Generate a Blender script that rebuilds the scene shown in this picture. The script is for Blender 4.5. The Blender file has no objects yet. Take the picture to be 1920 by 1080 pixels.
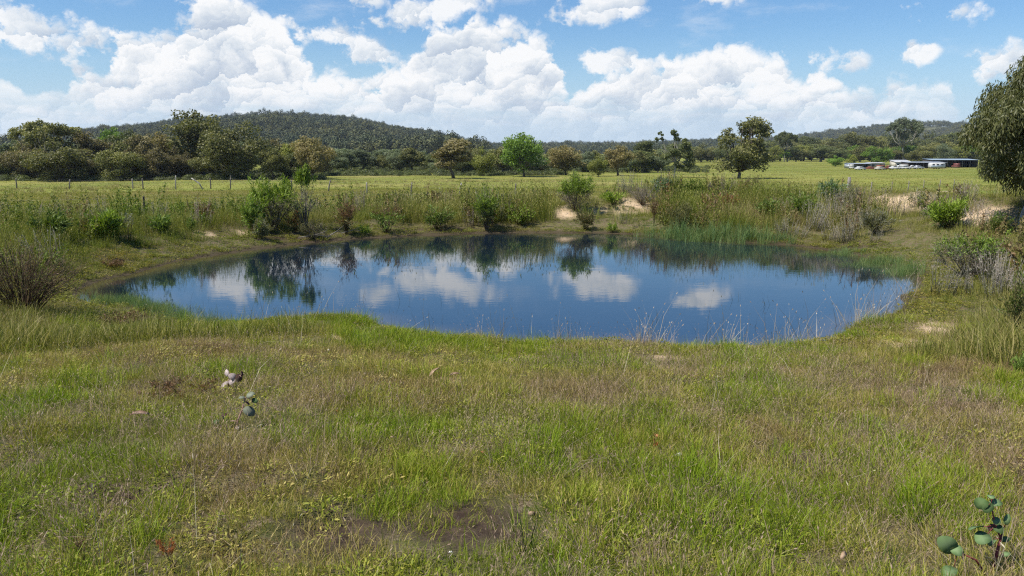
import bpy, math, random
import numpy as np
from mathutils import Matrix

scene = bpy.context.scene
col = scene.collection

# ------------------------------------------------------------------ camera
FPX = 1480.0                       # focal length in pixels of the 1920 px wide photograph
PITCH = math.atan(259.0 / FPX)     # the horizon lies 259 px above the picture's centre
EYE = 2.4                          # eye height above the water
cam_data = bpy.data.cameras.new('camera')
cam_data.sensor_width = 36.0
cam_data.lens = 36.0 * FPX / 1920.0
cam_data.clip_start = 0.05
cam_data.clip_end = 30000.0
cam = bpy.data.objects.new('camera', cam_data)
col.objects.link(cam)
cam.location = (0, 0, EYE)
cam.rotation_euler = (math.pi / 2 - PITCH, 0, 0)
scene.camera = cam

# ------------------------------------------------------------------ light and exposure
SUN_EL = math.radians(56)
SUN_AZ = math.radians(-112)        # clockwise from the viewing direction (+Y): left and a little behind
sun_dir = (math.sin(SUN_AZ) * math.cos(SUN_EL), math.cos(SUN_AZ) * math.cos(SUN_EL), math.sin(SUN_EL))
sd_ = bpy.data.lights.new('sun', 'SUN')
sd_.energy = 5.0
sd_.angle = math.radians(0.53)
sd_.color = (1.0, 0.95, 0.87)
sun = bpy.data.objects.new('sun', sd_)
col.objects.link(sun)
sun.rotation_euler = (math.pi / 2 - SUN_EL, 0, math.pi - SUN_AZ)
sun.location = (-40, -20, 60)
scene.view_settings.view_transform = 'Standard'
scene.view_settings.look = 'None'
scene.view_settings.gamma = 1.0
scene.view_settings.use_curve_mapping = False
scene.view_settings.exposure = 0.42
scene.cycles.max_bounces = 6
scene.cycles.diffuse_bounces = 3
scene.cycles.glossy_bounces = 3
scene.cycles.transmission_bounces = 4
scene.cycles.transparent_max_bounces = 8
scene.cycles.volume_bounces = 0
scene.cycles.sample_clamp_indirect = 3.0
scene.cycles.sample_clamp_direct = 4.0
scene.cycles.caustics_reflective = False
scene.cycles.caustics_refractive = False
scene.cycles.use_denoising = False
scene.cycles.pixel_filter_type = 'BLACKMAN_HARRIS'
scene.cycles.filter_width = 1.2


def pixel_ray(px, py):
    x = (px - 960.0) / FPX
    y = (540.0 - py) / FPX
    c, s = math.cos(PITCH), math.sin(PITCH)
    return np.array([x, c + y * s, -s + y * c])


def sky_angles(px, py):
    d = pixel_ray(px, py)
    return math.atan2(d[0], d[1]), math.atan2(d[2], math.hypot(d[0], d[1]))


class Nodes:
    """small helper that wires shader nodes"""

    def __init__(self, tree):
        self.t = tree
        self.k = 0

    def new(self, kind, **props):
        n = self.t.nodes.new(kind)
        n.location = (200 * (self.k % 40), -180 * (self.k // 40))
        self.k += 1
        for a, v in props.items():
            setattr(n, a, v)
        return n

    def put(self, sock, v):
        if isinstance(v, bpy.types.NodeSocket):
            self.t.links.new(v, sock)
        elif v is not None:
            sock.default_value = v

    def m(self, op, a, b=None, c=None, clamp=False):
        n = self.new('ShaderNodeMath', operation=op, use_clamp=clamp)
        for i, v in enumerate((a, b, c)):
            self.put(n.inputs[i], v)
        return n.outputs[0]

    def v(self, op, a, b=None):
        n = self.new('ShaderNodeVectorMath', operation=op)
        self.put(n.inputs[0], a)
        if op == 'SCALE':
            self.put(n.inputs[3], b)
        elif b is not None:
            self.put(n.inputs[1], b)
        return n.outputs['Value'] if op in ('LENGTH', 'DOT_PRODUCT', 'DISTANCE') else n.outputs[0]

    def comb(self, x, y, z):
        n = self.new('ShaderNodeCombineXYZ')
        for i, v in enumerate((x, y, z)):
            self.put(n.inputs[i], v)
        return n.outputs[0]

    def mix(self, fac, a, b, blend='MIX'):
        n = self.new('ShaderNodeMix', data_type='RGBA', blend_type=blend)
        self.put(n.inputs[0], fac)
        self.put(n.inputs[6], a)
        self.put(n.inputs[7], b)
        return n.outputs[2]

    def noise(self, vec, scale, detail=4.0, rough=0.55, lac=2.1, dist=0.0):
        n = self.new('ShaderNodeTexNoise')
        self.put(n.inputs['Vector'], vec)
        n.inputs['Scale'].default_value = scale
        n.inputs['Detail'].default_value = detail
        n.inputs['Roughness'].default_value = rough
        n.inputs['Lacunarity'].default_value = lac
        n.inputs['Distortion'].default_value = dist
        return n.outputs[0]

    def voronoi(self, vec, scale, detail=3.0, rough=0.5, lac=2.3):
        n = self.new('ShaderNodeTexVoronoi', feature='F1', normalize=True)
        self.put(n.inputs['Vector'], vec)
        n.inputs['Scale'].default_value = scale
        n.inputs['Detail'].default_value = detail
        n.inputs['Roughness'].default_value = rough
        n.inputs['Lacunarity'].default_value = lac
        return n.outputs['Distance']

    def ramp(self, fac, stops, interp='LINEAR'):
        n = self.new('ShaderNodeValToRGB')
        n.color_ramp.interpolation = interp
        while len(n.color_ramp.elements) < len(stops):
            n.color_ramp.elements.new(0.5)
        for e, (p, c) in zip(n.color_ramp.elements, stops):
            e.position = p
            e.color = (*c, 1) if len(c) == 3 else c
        self.put(n.inputs[0], fac)
        return n.outputs[0]

    def smooth(self, v, lo, hi):
        n = self.new('ShaderNodeMapRange', interpolation_type='SMOOTHSTEP')
        self.put(n.inputs[0], v)
        n.inputs[1].default_value = lo
        n.inputs[2].default_value = hi
        return n.outputs[0]


# ------------------------------------------------------------------ sky: clear air and cumulus, in directions round the whole horizon
world = bpy.data.worlds.new('World')
scene.world = world
world.use_nodes = True
wt = world.node_tree
wt.nodes.clear()
W = Nodes(wt)
w_out = W.new('ShaderNodeOutputWorld')
w_bg = W.new('ShaderNodeBackground')
w_bg.inputs['Strength'].default_value = 0.1
wt.links.new(w_bg.outputs[0], w_out.inputs[0])
w_sky = W.new('ShaderNodeTexSky', sky_type='NISHITA', sun_disc=False)
w_sky.sun_elevation = SUN_EL
w_sky.sun_rotation = SUN_AZ
w_sky.altitude = 300.0
w_sky.air_density = 1.0
w_sky.dust_density = 0.6
w_sky.ozone_density = 1.6
w_dir = W.new('ShaderNodeTexCoord').outputs['Generated']
w_sep = W.new('ShaderNodeSeparateXYZ')
W.put(w_sep.inputs[0], w_dir)
az = W.m('ARCTAN2', w_sep.outputs[0], w_sep.outputs[1])
el = W.m('ARCSINE', w_sep.outputs[2])

CURVE_TOP = 0.30


def skyline(az_in, pts, rest, jitter, seed):
    """cloud-top height over the bearing; the bank goes on round the horizon beyond the picture"""
    n = W.new('ShaderNodeFloatCurve')
    cv = n.mapping.curves[0]
    rr = random.Random(seed)
    P = []
    for px, py in pts:
        a, e = sky_angles(px, py)
        P.append((a / (2 * math.pi) + 0.5, e / CURVE_TOP))
    lo, hi = P[0][0], P[-1][0]
    x = 0.0
    out = []
    while x < lo - 0.012:
        out.append((x, max(0.02, (rest + rr.uniform(-jitter, jitter)) / CURVE_TOP)))
        x += rr.uniform(0.015, 0.035)
    out += P
    x = hi + 0.02
    while x < 1.0:
        out.append((x, max(0.02, (rest + rr.uniform(-jitter, jitter)) / CURVE_TOP)))
        x += rr.uniform(0.015, 0.035)
    out.append((1.0, out[0][1]))
    while len(cv.points) < len(out):
        cv.points.new(0.5, 0.5)
    for p, (a, b) in zip(cv.points, out):
        p.location = (a, b)
        p.handle_type = 'AUTO_CLAMPED'
    n.mapping.update()
    W.put(n.inputs['Value'], W.m('MULTIPLY_ADD', az_in, 1 / (2 * math.pi), 0.5))
    return W.m('MULTIPLY', n.outputs[0], CURVE_TOP)


# cauliflower relief: heaped round heads of several sizes, each lit on its sunny shoulder
w_ae = W.comb(az, W.m('MULTIPLY', el, 1.18), 0.0)


def noise2(vec, scale, detail, rough=0.58):
    n = W.new('ShaderNodeTexNoise', noise_dimensions='2D')
    W.put(n.inputs['Vector'], vec)
    n.inputs['Scale'].default_value = scale
    n.inputs['Detail'].default_value = detail
    n.inputs['Roughness'].default_value = rough
    return n


w_jit = noise2(w_ae, 24.0, 5.0, 0.62)
w_p = W.v('ADD', w_ae, W.v('SCALE', W.v('SUBTRACT', w_jit.outputs['Color'], (0.5, 0.5, 0.5)), 0.045))
w_jit2 = noise2(w_ae, 130.0, 2.0, 0.6)
w_q = W.v('ADD', w_p, W.v('SCALE', W.v('SUBTRACT', w_jit2.outputs['Color'], (0.5, 0.5, 0.5)), 0.006))
b0 = None
relief = None
for vec, sc, wh, wr in ((w_p, 12.0, 0.46, 0.42), (w_p, 30.0, 0.28, 0.42), (w_q, 78.0, 0.16, 0.16)):
    n = W.new('ShaderNodeTexVoronoi', feature='F1', voronoi_dimensions='2D')
    W.put(n.inputs['Vector'], vec)
    n.inputs['Scale'].default_value = sc
    off = W.v('SCALE', W.v('SUBTRACT', vec, n.outputs['Position']), sc)
    d = n.outputs['Distance']
    hgt = W.m('MULTIPLY_ADD', W.m('MULTIPLY', d, d), -wh * 1.35, wh)
    lit = W.m('MULTIPLY', W.v('DOT_PRODUCT', off, (-0.42, 0.90, 0.0)), wr)
    b0 = hgt if b0 is None else W.m('ADD', b0, hgt)
    relief = lit if relief is None else W.m('ADD', relief, lit)
w_soft = w_jit.outputs[0]
w_patch = noise2(W.v('ADD', W.v('MULTIPLY', w_ae, (1.0, 1.7, 1.0)), (3.1, 1.7, 0)), 9.0, 4.0, 0.55).outputs[0]
w_low = noise2(W.v('ADD', W.v('MULTIPLY', w_ae, (1.0, 5.0, 1.0)), (7.1, 4.7, 0)), 11.0, 5.0, 0.6).outputs[0]
az_w = W.m('MULTIPLY_ADD', W.m('SUBTRACT', w_soft, 0.5), 0.05, az)


def cloud_colour(depth, bright=0.0):
    """depth below the cloud's own top, in radians; sunlit crown, grey underneath"""
    t = W.m('MULTIPLY_ADD', W.m('MINIMUM', depth, 0.085), -8.5, 0.82 + bright)
    t = W.m('MULTIPLY_ADD', relief, 1.05, t)
    t = W.m('MULTIPLY_ADD', W.m('SUBTRACT', w_patch, 0.5), 1.3, t)
    return W.ramp(t, [(0.0, (0.50, 0.58, 0.70)), (0.34, (0.63, 0.70, 0.79)), (0.62, (0.80, 0.845, 0.89)), (0.92, (1.0, 1.0, 1.0))])


def bank(pts, rest, jitter, seed, amp, edge, bright, fade_lo=None):
    top = skyline(az_w, pts, rest, jitter, seed)
    d = W.m('SUBTRACT', top, el)
    d2 = W.m('MULTIPLY_ADD', W.m('SUBTRACT', b0, 0.68), amp, d)
    d2 = W.m('MULTIPLY_ADD', W.m('SUBTRACT', w_soft, 0.5), amp * 0.35, d2)
    a = W.smooth(d2, 0.0, edge)
    if fade_lo:
        # ragged flat bases: the bank thins out towards the horizon
        lowmask = W.smooth(W.m('MULTIPLY_ADD', W.m('SUBTRACT', w_low, 0.5), 0.10, el), fade_lo[0], fade_lo[1])
        a = W.m('MULTIPLY', a, W.m('MULTIPLY_ADD', lowmask, 1.0 - fade_lo[2], fade_lo[2]))
    return a, cloud_colour(d, bright)


back_pts = [(-60, 118), (0, 112), (35, 118), (50, 150), (92, 138), (128, 148), (150, 134), (178, 142), (188, 122), (196, 90), (215, 62), (262, 52), (300, 32), (345, 16),
            (372, -12), (430, -26), (485, -6), (510, 18), (540, 36), (556, 60), (600, 130), (640, 150), (740, 128), (772, 84), (790, 56), (850, 46), (895, 12), (912, 44),
            (955, 34), (1010, 48), (1036, 74), (1050, 130), (1062, 168), (1100, 148), (1150, 122), (1180, 98), (1228, 118), (1244, 120), (1258, 92), (1310, 88), (1345, 66), (1362, 58), (1384, 66), (1404, 90),
            (1440, 104), (1496, 108), (1506, 140), (1514, 160), (1540, 146), (1562, 122), (1578, 130), (1590, 165), (1625, 166), (1664, 146), (1700, 158), (1724, 148), (1766, 148),
            (1790, 166), (1806, 190), (1822, 232), (1900, 240), (1990, 205)]
mid_pts = [(-60, 170), (60, 185), (170, 196), (235, 150), (262, 122), (330, 92), (365, 62), (430, 64), (442, 100), (474, 96), (505, 92), (520, 140), (560, 118), (620, 124), (650, 158), (700, 136), (760, 122), (815, 126),
           (850, 150), (900, 138), (960, 122), (1010, 134), (1060, 176), (1096, 166), (1130, 132), (1190, 130), (1240, 150), (1300, 128), (1390, 150), (1450, 160), (1530, 140), (1575, 128), (1600, 186),
           (1660, 180), (1740, 196), (1800, 214), (1860, 250), (1990, 240)]
low_pts = [(-60, 205), (60, 214), (160, 206), (300, 205), (360, 196), (450, 190), (540, 196), (600, 184), (700, 192), (800, 198), (870, 186), (960, 196), (1060, 190), (1160, 200), (1260, 190), (1340, 186),
           (1440, 200), (1540, 196), (1640, 205), (1760, 214), (1860, 240), (1990, 235)]


def lone(px, py, rx, ry, tail, dens=1.0):
    """one small cumulus: an ellipse of sky with a flattened base"""
    a, e = sky_angles(px, py)
    q = W.comb(W.m('MULTIPLY', W.m('SUBTRACT', az_w, a), FPX / rx), W.m('MULTIPLY_ADD', W.m('SUBTRACT', az_w, a), tail, W.m('MULTIPLY', W.m('SUBTRACT', el, e), FPX / ry)), 0.0)
    return W.m('MULTIPLY', W.m('SUBTRACT', 1.0, W.v('LENGTH', q)), dens)


lones = [(80, 58, 105, 40, 6, 1.0), (20, 72, 60, 26, 0, 1.0), (230, 150, 70, 70, 0, .75), (672, 84, 140, 34, 14, 1.25), (612, 68, 60, 26, 0, 1.0), (820, 16, 100, 42, -6, 1.2), (1132, 14, 100, 30, -4, 1.1), (1165, 118, 120, 30, 0, 1.0),
         (1706, 92, 34, 26, 0, 1.0), (1742, 98, 40, 20, -14, 1.0), (1880, 118, 64, 30, 0, 1.1), (690, 0, 46, 20, 0, .7), (1340, -14, 62, 24, 0, .9), (1800, 20, 40, 16, 0, .5), (1590, 116, 40, 18, 0, .8), (1546, 112, 40, 20, 0, .7)]
rr = random.Random(8)
ls = None
for spec in lones:
    v = lone(*spec)
    ls = v if ls is None else W.m('MAXIMUM', ls, v)
l_d = W.m('MULTIPLY_ADD', W.m('SUBTRACT', b0, 0.68), 1.1, ls)
l_d = W.m('MULTIPLY_ADD', W.m('SUBTRACT', w_soft, 0.5), 2.6, l_d)
l_a = W.smooth(l_d, 0.0, 0.62)
l_c = cloud_colour(W.m('MULTIPLY_ADD', ls, 0.02, 0.0), 0.0)
# scattered fair-weather cumulus higher up, the same all round
w_plane = W.v('SCALE', w_dir, W.m('DIVIDE', 1.0, W.m('MAXIMUM', w_sep.outputs[2], 0.06)))
w_high = noise2(w_plane, 0.95, 5.0, 0.55).outputs[0]
h_a = W.m('MULTIPLY', W.smooth(w_high, 0.60, 0.72), W.smooth(el, 0.26, 0.42))
h_c = W.ramp(w_high, [(0.58, (0.95, 0.96, 0.97)), (0.85, (0.6, 0.64, 0.7))])

# the clear air: paler and bluer towards the horizon (moist summer air)
sky_col = W.mix(1.0, w_sky.outputs[0], W.mix(W.smooth(el, 0.10, 0.34), (0.61, 0.82, 1.0, 1), (0.47, 0.77, 1.06, 1)), 'MULTIPLY')
haze_f = W.m('MULTIPLY', W.m('SUBTRACT', 1.0, W.smooth(el, 0.0, 0.15)), 0.85)
sky_col = W.mix(haze_f, sky_col, (4.0, 5.3, 6.5, 1))
cloud_gain = 7.5


def lay(base, a, c, opacity=1.0):
    bright_c = W.v('SCALE', c, cloud_gain)
    return W.mix(W.m('MULTIPLY', a, opacity), base, bright_c)


wisp = noise2(W.v('ADD', W.v('MULTIPLY', w_ae, (1.0, 2.6, 1.0)), (1.3, 9.2, 0)), 5.0, 6.0, 0.66).outputs[0]
wisp_a = W.m('MULTIPLY', W.smooth(wisp, 0.56, 0.86), W.smooth(el, 0.05, 0.12))
acc = lay(sky_col, wisp_a, (0.95, 0.97, 1.0), 0.38)
acc = lay(acc, h_a, h_c, 0.9)
acc = lay(acc, l_a, l_c, 0.92)
a_b, c_b = bank(back_pts, 0.085, 0.05, 3, 0.060, 0.017, 0.19, (0.03, 0.09, 0.45))
acc = lay(acc, a_b, c_b, 0.97)
a_m, c_m = bank(mid_pts, 0.06, 0.03, 4, 0.065, 0.019, 0.12, (0.025, 0.07, 0.25))
acc = lay(acc, a_m, c_m, 0.93)
a_l, c_l = bank(low_pts, 0.045, 0.015, 5, 0.060, 0.026, 0.08, (0.02, 0.075, 0.0))
acc = lay(acc, a_l, c_l, 0.72)
acc = W.mix(W.m('MULTIPLY', W.m('SUBTRACT', 1.0, W.smooth(el, 0.0, 0.075)), 0.55), acc, (4.6, 5.7, 6.7, 1))
W.put(w_bg.inputs['Color'], acc)
world.cycles.sampling_method = 'MANUAL'
world.cycles.sample_map_resolution = 512

# ------------------------------------------------------------------ helpers: noise, terrain, meshes, tagging
_tab = np.random.RandomState(11).rand(256, 256)


def vnoise(x, y):
    x = np.asarray(x, float)
    y = np.asarray(y, float)
    ix = np.floor(x).astype(int)
    iy = np.floor(y).astype(int)
    fx = x - ix
    fy = y - iy
    fx = fx * fx * (3 - 2 * fx)
    fy = fy * fy * (3 - 2 * fy)
    a = _tab[ix & 255, iy & 255]
    b = _tab[(ix + 1) & 255, iy & 255]
    c = _tab[ix & 255, (iy + 1) & 255]
    d = _tab[(ix + 1) & 255, (iy + 1) & 255]
    return (a * (1 - fx) + b * fx) * (1 - fy) + (c * (1 - fx) + d * fx) * fy


def fbm(x, y, s, octaves=4, seed=0):
    v = 0
    amp = 1.0
    tot = 0
    for k in range(octaves):
        v = v + amp * vnoise(x * s + 17.3 * k + 5.1 * seed, y * s + 9.7 * k + 3.3 * seed)
        tot += amp
        amp *= 0.5
        s *= 2.03
    return v / tot


def sstep(v, lo, hi):
    t = np.clip((v - lo) / (hi - lo), 0, 1)
    return t * t * (3 - 2 * t)


def on_water(px, py):
    d = pixel_ray(px, py)
    t = -EYE / d[2]
    return d[0] * t, d[1] * t


SHORE = [(118, 552), (160, 536), (200, 524), (270, 506), (330, 491), (400, 479), (450, 470), (520, 462), (570, 455), (640, 450), (700, 446), (760, 443), (820, 440), (880, 438), (940, 437),
         (1000, 436), (1060, 437), (1120, 437), (1180, 438), (1230, 442), (1270, 447), (1340, 453), (1400, 455), (1470, 459), (1540, 467), (1600, 477), (1660, 493), (1705, 508),
         (1728, 522), (1716, 545), (1690, 570), (1660, 590), (1600, 612), (1540, 635), (1500, 648), (1440, 655), (1380, 655), (1300, 657), (1220, 650), (1150, 643), (1080, 642),
         (1000, 646), (940, 644), (880, 637), (820, 631), (760, 621), (720, 609), (680, 600), (630, 595), (580, 598), (530, 600), (480, 607), (420, 615), (350, 607), (300, 592), (250, 576), (180, 566), (135, 560)]
shore = np.array([on_water(*p) for p in SHORE])
# rounder outline
for _ in range(1):
    nx = np.roll(shore, -1, axis=0)
    shore = np.stack([shore * .75 + nx * .25, shore * .25 + nx * .75], 1).reshape(-1, 2)


# small ragged bays and nibs along the edge
_dense = []
for _i in range(len(shore)):
    _a, _b = shore[_i], shore[(_i + 1) % len(shore)]
    for _t in (0.0, .5):
        _dense.append(_a + (_b - _a) * _t)
shore = np.array(_dense)
_out = np.roll(shore, -1, 0) - np.roll(shore, 1, 0)
_out = np.column_stack([_out[:, 1], -_out[:, 0]])
_out /= np.linalg.norm(_out, axis=1, keepdims=True) + 1e-9
shore = shore + _out * ((fbm(shore[:, 0], shore[:, 1], 1.7, 3, 77) - .5) * .42)[:, None]


def shore_dist(x, y):
    """signed distance to the water's edge, positive on land"""
    x = np.atleast_1d(np.asarray(x, float))
    y = np.atleast_1d(np.asarray(y, float))
    out = np.full(x.shape, 99.0)
    near = (np.abs(x) < 24) & (y > -6) & (y < 40)
    qx, qy = x[near], y[near]
    best = np.full(qx.shape, 1e9)
    inside = np.zeros(qx.shape, bool)
    n = len(shore)
    for i in range(n):
        ax, ay = shore[i]
        bx, by = shore[(i + 1) % n]
        dx, dy = bx - ax, by - ay
        t = np.clip(((qx - ax) * dx + (qy - ay) * dy) / (dx * dx + dy * dy + 1e-12), 0, 1)
        best = np.minimum(best, (qx - ax - t * dx) ** 2 + (qy - ay - t * dy) ** 2)
        c = ((ay > qy) != (by > qy))
        with np.errstate(divide='ignore', invalid='ignore'):
            inside ^= c & (qx < dx * (qy - ay) / (dy if dy else 1e-12) + ax)
    dd = np.sqrt(best)
    out[near] = np.where(inside, -dd, dd)
    return out


PLAIN_R = np.array([0, 10, 16, 20, 25, 30, 35, 45, 60, 80, 104, 130, 165, 220, 300, 400, 650, 1200, 9000.])
PLAIN_Z = np.array([.85, .85, .7, .55, .35, .05, -.30, -.75, -1.18, -1.72, -2.35, -2.9, -3.55, -3.75, -3.85, -3.9, -4.0, -4.0, -4.0])
# low spoil heaps of pale earth dug out of the dam: (pixel column, distance, height, half width across, half depth)
HEAPS = [(1850, 20.5, .66, 1.5, 1.3), (1905, 19.5, .38, 1.6, 1.2), (1700, 24.5, .68, 1.8, 1.5), (1640, 26.5, .50, 1.6, 1.3), (1780, 23.5, .36, 1.6, 1.2), (1130, 26.8, .46, 1.6, .9), (1190, 27.6, .50, 1.5, 1.0), (1060, 26.0, .32, 1.1, .8), (1270, 27.4, .42, 1.6, 1.0),
         (1500, 25.5, .40, 2.4, 1.4), (560, 21.5, .22, 1.6, .9), (1400, 27.0, .46, 2.2, 1.0)]


def ground(x, y):
    x = np.atleast_1d(np.asarray(x, float))
    y = np.atleast_1d(np.asarray(y, float))
    r = np.hypot(x, y)
    sd = shore_dist(x, y)
    cap = np.interp(r, PLAIN_R, PLAIN_Z)
    for px, d, h, wx, wy in HEAPS:
        hx = (px - 960) / FPX * d / math.cos(PITCH)
        cap = cap + h * np.exp(-((x - hx) / wx) ** 2 - ((y - d) / wy) ** 2)
    slope = .085 + .16 * sstep(r, 11, 17)
    bank_z = .012 + np.minimum(np.maximum(sd, 0), .25) * .16 + np.maximum(sd - .25, 0) * slope
    k = .18
    h = np.clip(.5 + .5 * (bank_z - cap) / k, 0, 1)
    land = bank_z * (1 - h) + cap * h - k * h * (1 - h)
    bed = np.maximum(sd * .22, -.75) - .004
    z = np.where(sd > 0, land, bed)
    wob = sstep(sd, .1, 1.2)
    near = 1 - sstep(r, 30, 60)
    z = z + wob * near * ((fbm(x, y, 1.7, 3, 1) - .5) * .17 + (fbm(x, y, .35, 2, 2) - .5) * .16)
    z = z + sstep(r, 40, 120) * (1 - sstep(r, 500, 900)) * (fbm(x, y, .03, 3, 5) - .5) * .5
    return z


def gz(x, y):
    return float(ground(x, y)[0])


_rs = np.concatenate([np.linspace(1.5, 40, 900), np.geomspace(40.1, 1500, 900)])


_hits = {}


def hit(px, py):
    if (px, py) not in _hits:
        _hits[(px, py)] = _hit(px, py)
    return _hits[(px, py)]


def _hit(px, py):
    """where the line of sight through a pixel of the photograph meets the ground"""
    d = pixel_ray(px, py)
    hd = math.hypot(d[0], d[1])
    x = d[0] / hd * _rs
    y = d[1] / hd * _rs
    z = EYE + d[2] / hd * _rs
    g = np.maximum(ground(x, y), 0)
    k = np.argmax(z < g)
    if not (z < g).any():
        k = len(_rs) - 1
    return float(x[k]), float(y[k]), float(g[k])


def spot(px, dist):
    """ground point in the direction of a pixel column at a given distance ahead"""
    x = (px - 960) / FPX * dist * math.cos(PITCH)
    x = (px - 960) / FPX * (dist / (math.cos(PITCH) + 259 / FPX * math.sin(PITCH)))
    return x, dist, gz(x, dist)


def height_at(px, py, dist):
    d = pixel_ray(px, py)
    return EYE + d[2] / d[1] * dist


def make_mesh(name, verts, quads=None, tris=None, attrs=None, smooth=False):
    me = bpy.data.meshes.new(name)
    verts = np.asarray(verts, np.float32).reshape(-1, 3)
    q = np.asarray(quads if quads is not None else [], np.int32).reshape(-1, 4)
    t = np.asarray(tris if tris is not None else [], np.int32).reshape(-1, 3)
    me.vertices.add(len(verts))
    me.vertices.foreach_set('co', verts.ravel())
    nl = q.size + t.size
    me.loops.add(nl)
    me.loops.foreach_set('vertex_index', np.concatenate([q.ravel(), t.ravel()]).astype(np.int32))
    me.polygons.add(len(q) + len(t))
    starts = np.concatenate([np.arange(len(q)) * 4, q.size + np.arange(len(t)) * 3]).astype(np.int32)
    me.polygons.foreach_set('loop_start', starts)
    if smooth:
        me.polygons.foreach_set('use_smooth', np.ones(len(q) + len(t), bool))
    for k, v in (attrs or {}).items():
        v = np.asarray(v, np.float32)
        if v.ndim == 2:
            a = me.attributes.new(k, 'FLOAT_VECTOR', 'POINT')
            a.data.foreach_set('vector', v.ravel())
        else:
            a = me.attributes.new(k, 'FLOAT', 'POINT')
            a.data.foreach_set('value', v)
    me.update(calc_edges=True)
    me.validate()
    return me


class MB:
    """collects tubes, boxes and leaves; build() links them as ONE mesh object"""

    def __init__(self):
        self.v, self.q, self.t, self.tone, self.n = [], [], [], [], 0

    def add(self, verts, quads=(), tris=(), tone=0.5):
        verts = np.asarray(verts, float).reshape(-1, 3)
        self.v.append(verts)
        if len(quads):
            self.q.append(np.asarray(quads, int).reshape(-1, 4) + self.n)
        if len(tris):
            self.t.append(np.asarray(tris, int).reshape(-1, 3) + self.n)
        self.tone.append(np.broadcast_to(np.asarray(tone, float), (len(verts),)))
        self.n += len(verts)
        return self

    def tube(self, pts, radii, seg=6, tone=0.5, cap=True):
        pts = np.asarray(pts, float)
        n = len(pts)
        tang = np.gradient(pts, axis=0)
        tang /= np.linalg.norm(tang, axis=1, keepdims=True) + 1e-9
        ref = np.where(np.abs(tang[:, 2:3]) > .9, np.array([[1., 0, 0]]), np.array([[0., 0, 1]]))
        s = np.cross(tang, ref)
        s /= np.linalg.norm(s, axis=1, keepdims=True) + 1e-9
        u = np.cross(s, tang)
        a = np.arange(seg) / seg * 2 * math.pi
        ring = pts[:, None] + np.asarray(radii, float)[:, None, None] * (np.cos(a)[None, :, None] * s[:, None] + np.sin(a)[None, :, None] * u[:, None])
        q = []
        for i in range(n - 1):
            for k in range(seg):
                q.append((i * seg + k, i * seg + (k + 1) % seg, (i + 1) * seg + (k + 1) % seg, (i + 1) * seg + k))
        tr = []
        if cap:
            for k in range(1, seg - 1):
                tr.append((0, k + 1, k))
                tr.append(((n - 1) * seg, (n - 1) * seg + k, (n - 1) * seg + k + 1))
        return self.add(ring.reshape(-1, 3), q, tr, tone)

    def box(self, lo, hi, tone=0.5):
        x0, y0, z0 = lo
        x1, y1, z1 = hi
        v = [(x0, y0, z0), (x1, y0, z0), (x1, y1, z0), (x0, y1, z0), (x0, y0, z1), (x1, y0, z1), (x1, y1, z1), (x0, y1, z1)]
        return self.add(v, [(0, 3, 2, 1), (4, 5, 6, 7), (0, 1, 5, 4), (1, 2, 6, 5), (2, 3, 7, 6), (3, 0, 4, 7)], (), tone)

    def prism(self, outline, y0, y1, tone=0.5):
        """outline in x,z swept from y0 to y1"""
        n = len(outline)
        v = [(x, y0, z) for x, z in outline] + [(x, y1, z) for x, z in outline]
        q = [(i, (i + 1) % n, n + (i + 1) % n, n + i) for i in range(n)]
        t = []
        for k in range(1, n - 1):
            t += [(0, k + 1, k), (n, n + k, n + k + 1)]
        return self.add(v, q, t, tone)

    def leaves(self, centre, axis, normal, length, width, tone, mid=.45, fold=0.0):
        """rhombic leaves: arrays of centres, length axes, normals"""
        c = np.asarray(centre, float)
        n = len(c)
        ax = axis / (np.linalg.norm(axis, axis=1, keepdims=True) + 1e-9)
        side = np.cross(ax, normal)
        side /= np.linalg.norm(side, axis=1, keepdims=True) + 1e-9
        L = np.broadcast_to(np.asarray(length, float), (n,))[:, None]
        Wd = np.broadcast_to(np.asarray(width, float), (n,))[:, None]
        p0 = c - ax * L * .5
        p2 = c + ax * L * .5
        m = c + ax * L * (mid - .5)
        up = np.cross(side, ax) * Wd * fold
        v = np.stack([p0, m + side * Wd * .5 + up, p2, m - side * Wd * .5 + up], 1).reshape(-1, 3)
        q = np.arange(n * 4).reshape(n, 4)
        return self.add(v, q, (), np.repeat(np.broadcast_to(np.asarray(tone, float), (n,)), 4))

    def mesh(self, name, smooth=False):
        return make_mesh(name, np.concatenate(self.v), np.concatenate(self.q) if self.q else None, np.concatenate(self.t) if self.t else None, {'tone': np.concatenate(self.tone)}, smooth)

    def build(self, name, mat, parent=None, smooth=False):
        return link(name, self.mesh(name, smooth), mat, parent)


def link(name, me, mat=None, parent=None):
    if mat is not None and not me.materials:
        me.materials.append(mat)
    o = bpy.data.objects.new(name, me)
    col.objects.link(o)
    if parent is not None:
        o.parent = parent
    return o


def linked_part(name, me, mat, parent):
    """an object that shares mesh data but carries its own material"""
    o = link(name, me, mat, parent)
    if mat is not None and o.material_slots:
        o.material_slots[0].link = 'OBJECT'
        o.material_slots[0].material = mat
    return o


def tag(o, label=None, cat=None, group=None, kind=None):
    if label:
        o['label'] = label
    if cat:
        o['category'] = cat
    if group:
        o['group'] = group
    if kind:
        o['kind'] = kind
    return o


def empty(name, loc, rz=0.0, scale=(1, 1, 1)):
    o = bpy.data.objects.new(name, None)
    o.empty_display_size = .2
    col.objects.link(o)
    o.location = loc
    o.rotation_euler = (0, 0, rz)
    o.scale = scale
    return o


# ------------------------------------------------------------------ materials
def new_mat(name):
    m = bpy.data.materials.new(name)
    m.use_nodes = True
    m.node_tree.nodes.clear()
    return m, Nodes(m.node_tree)


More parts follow.
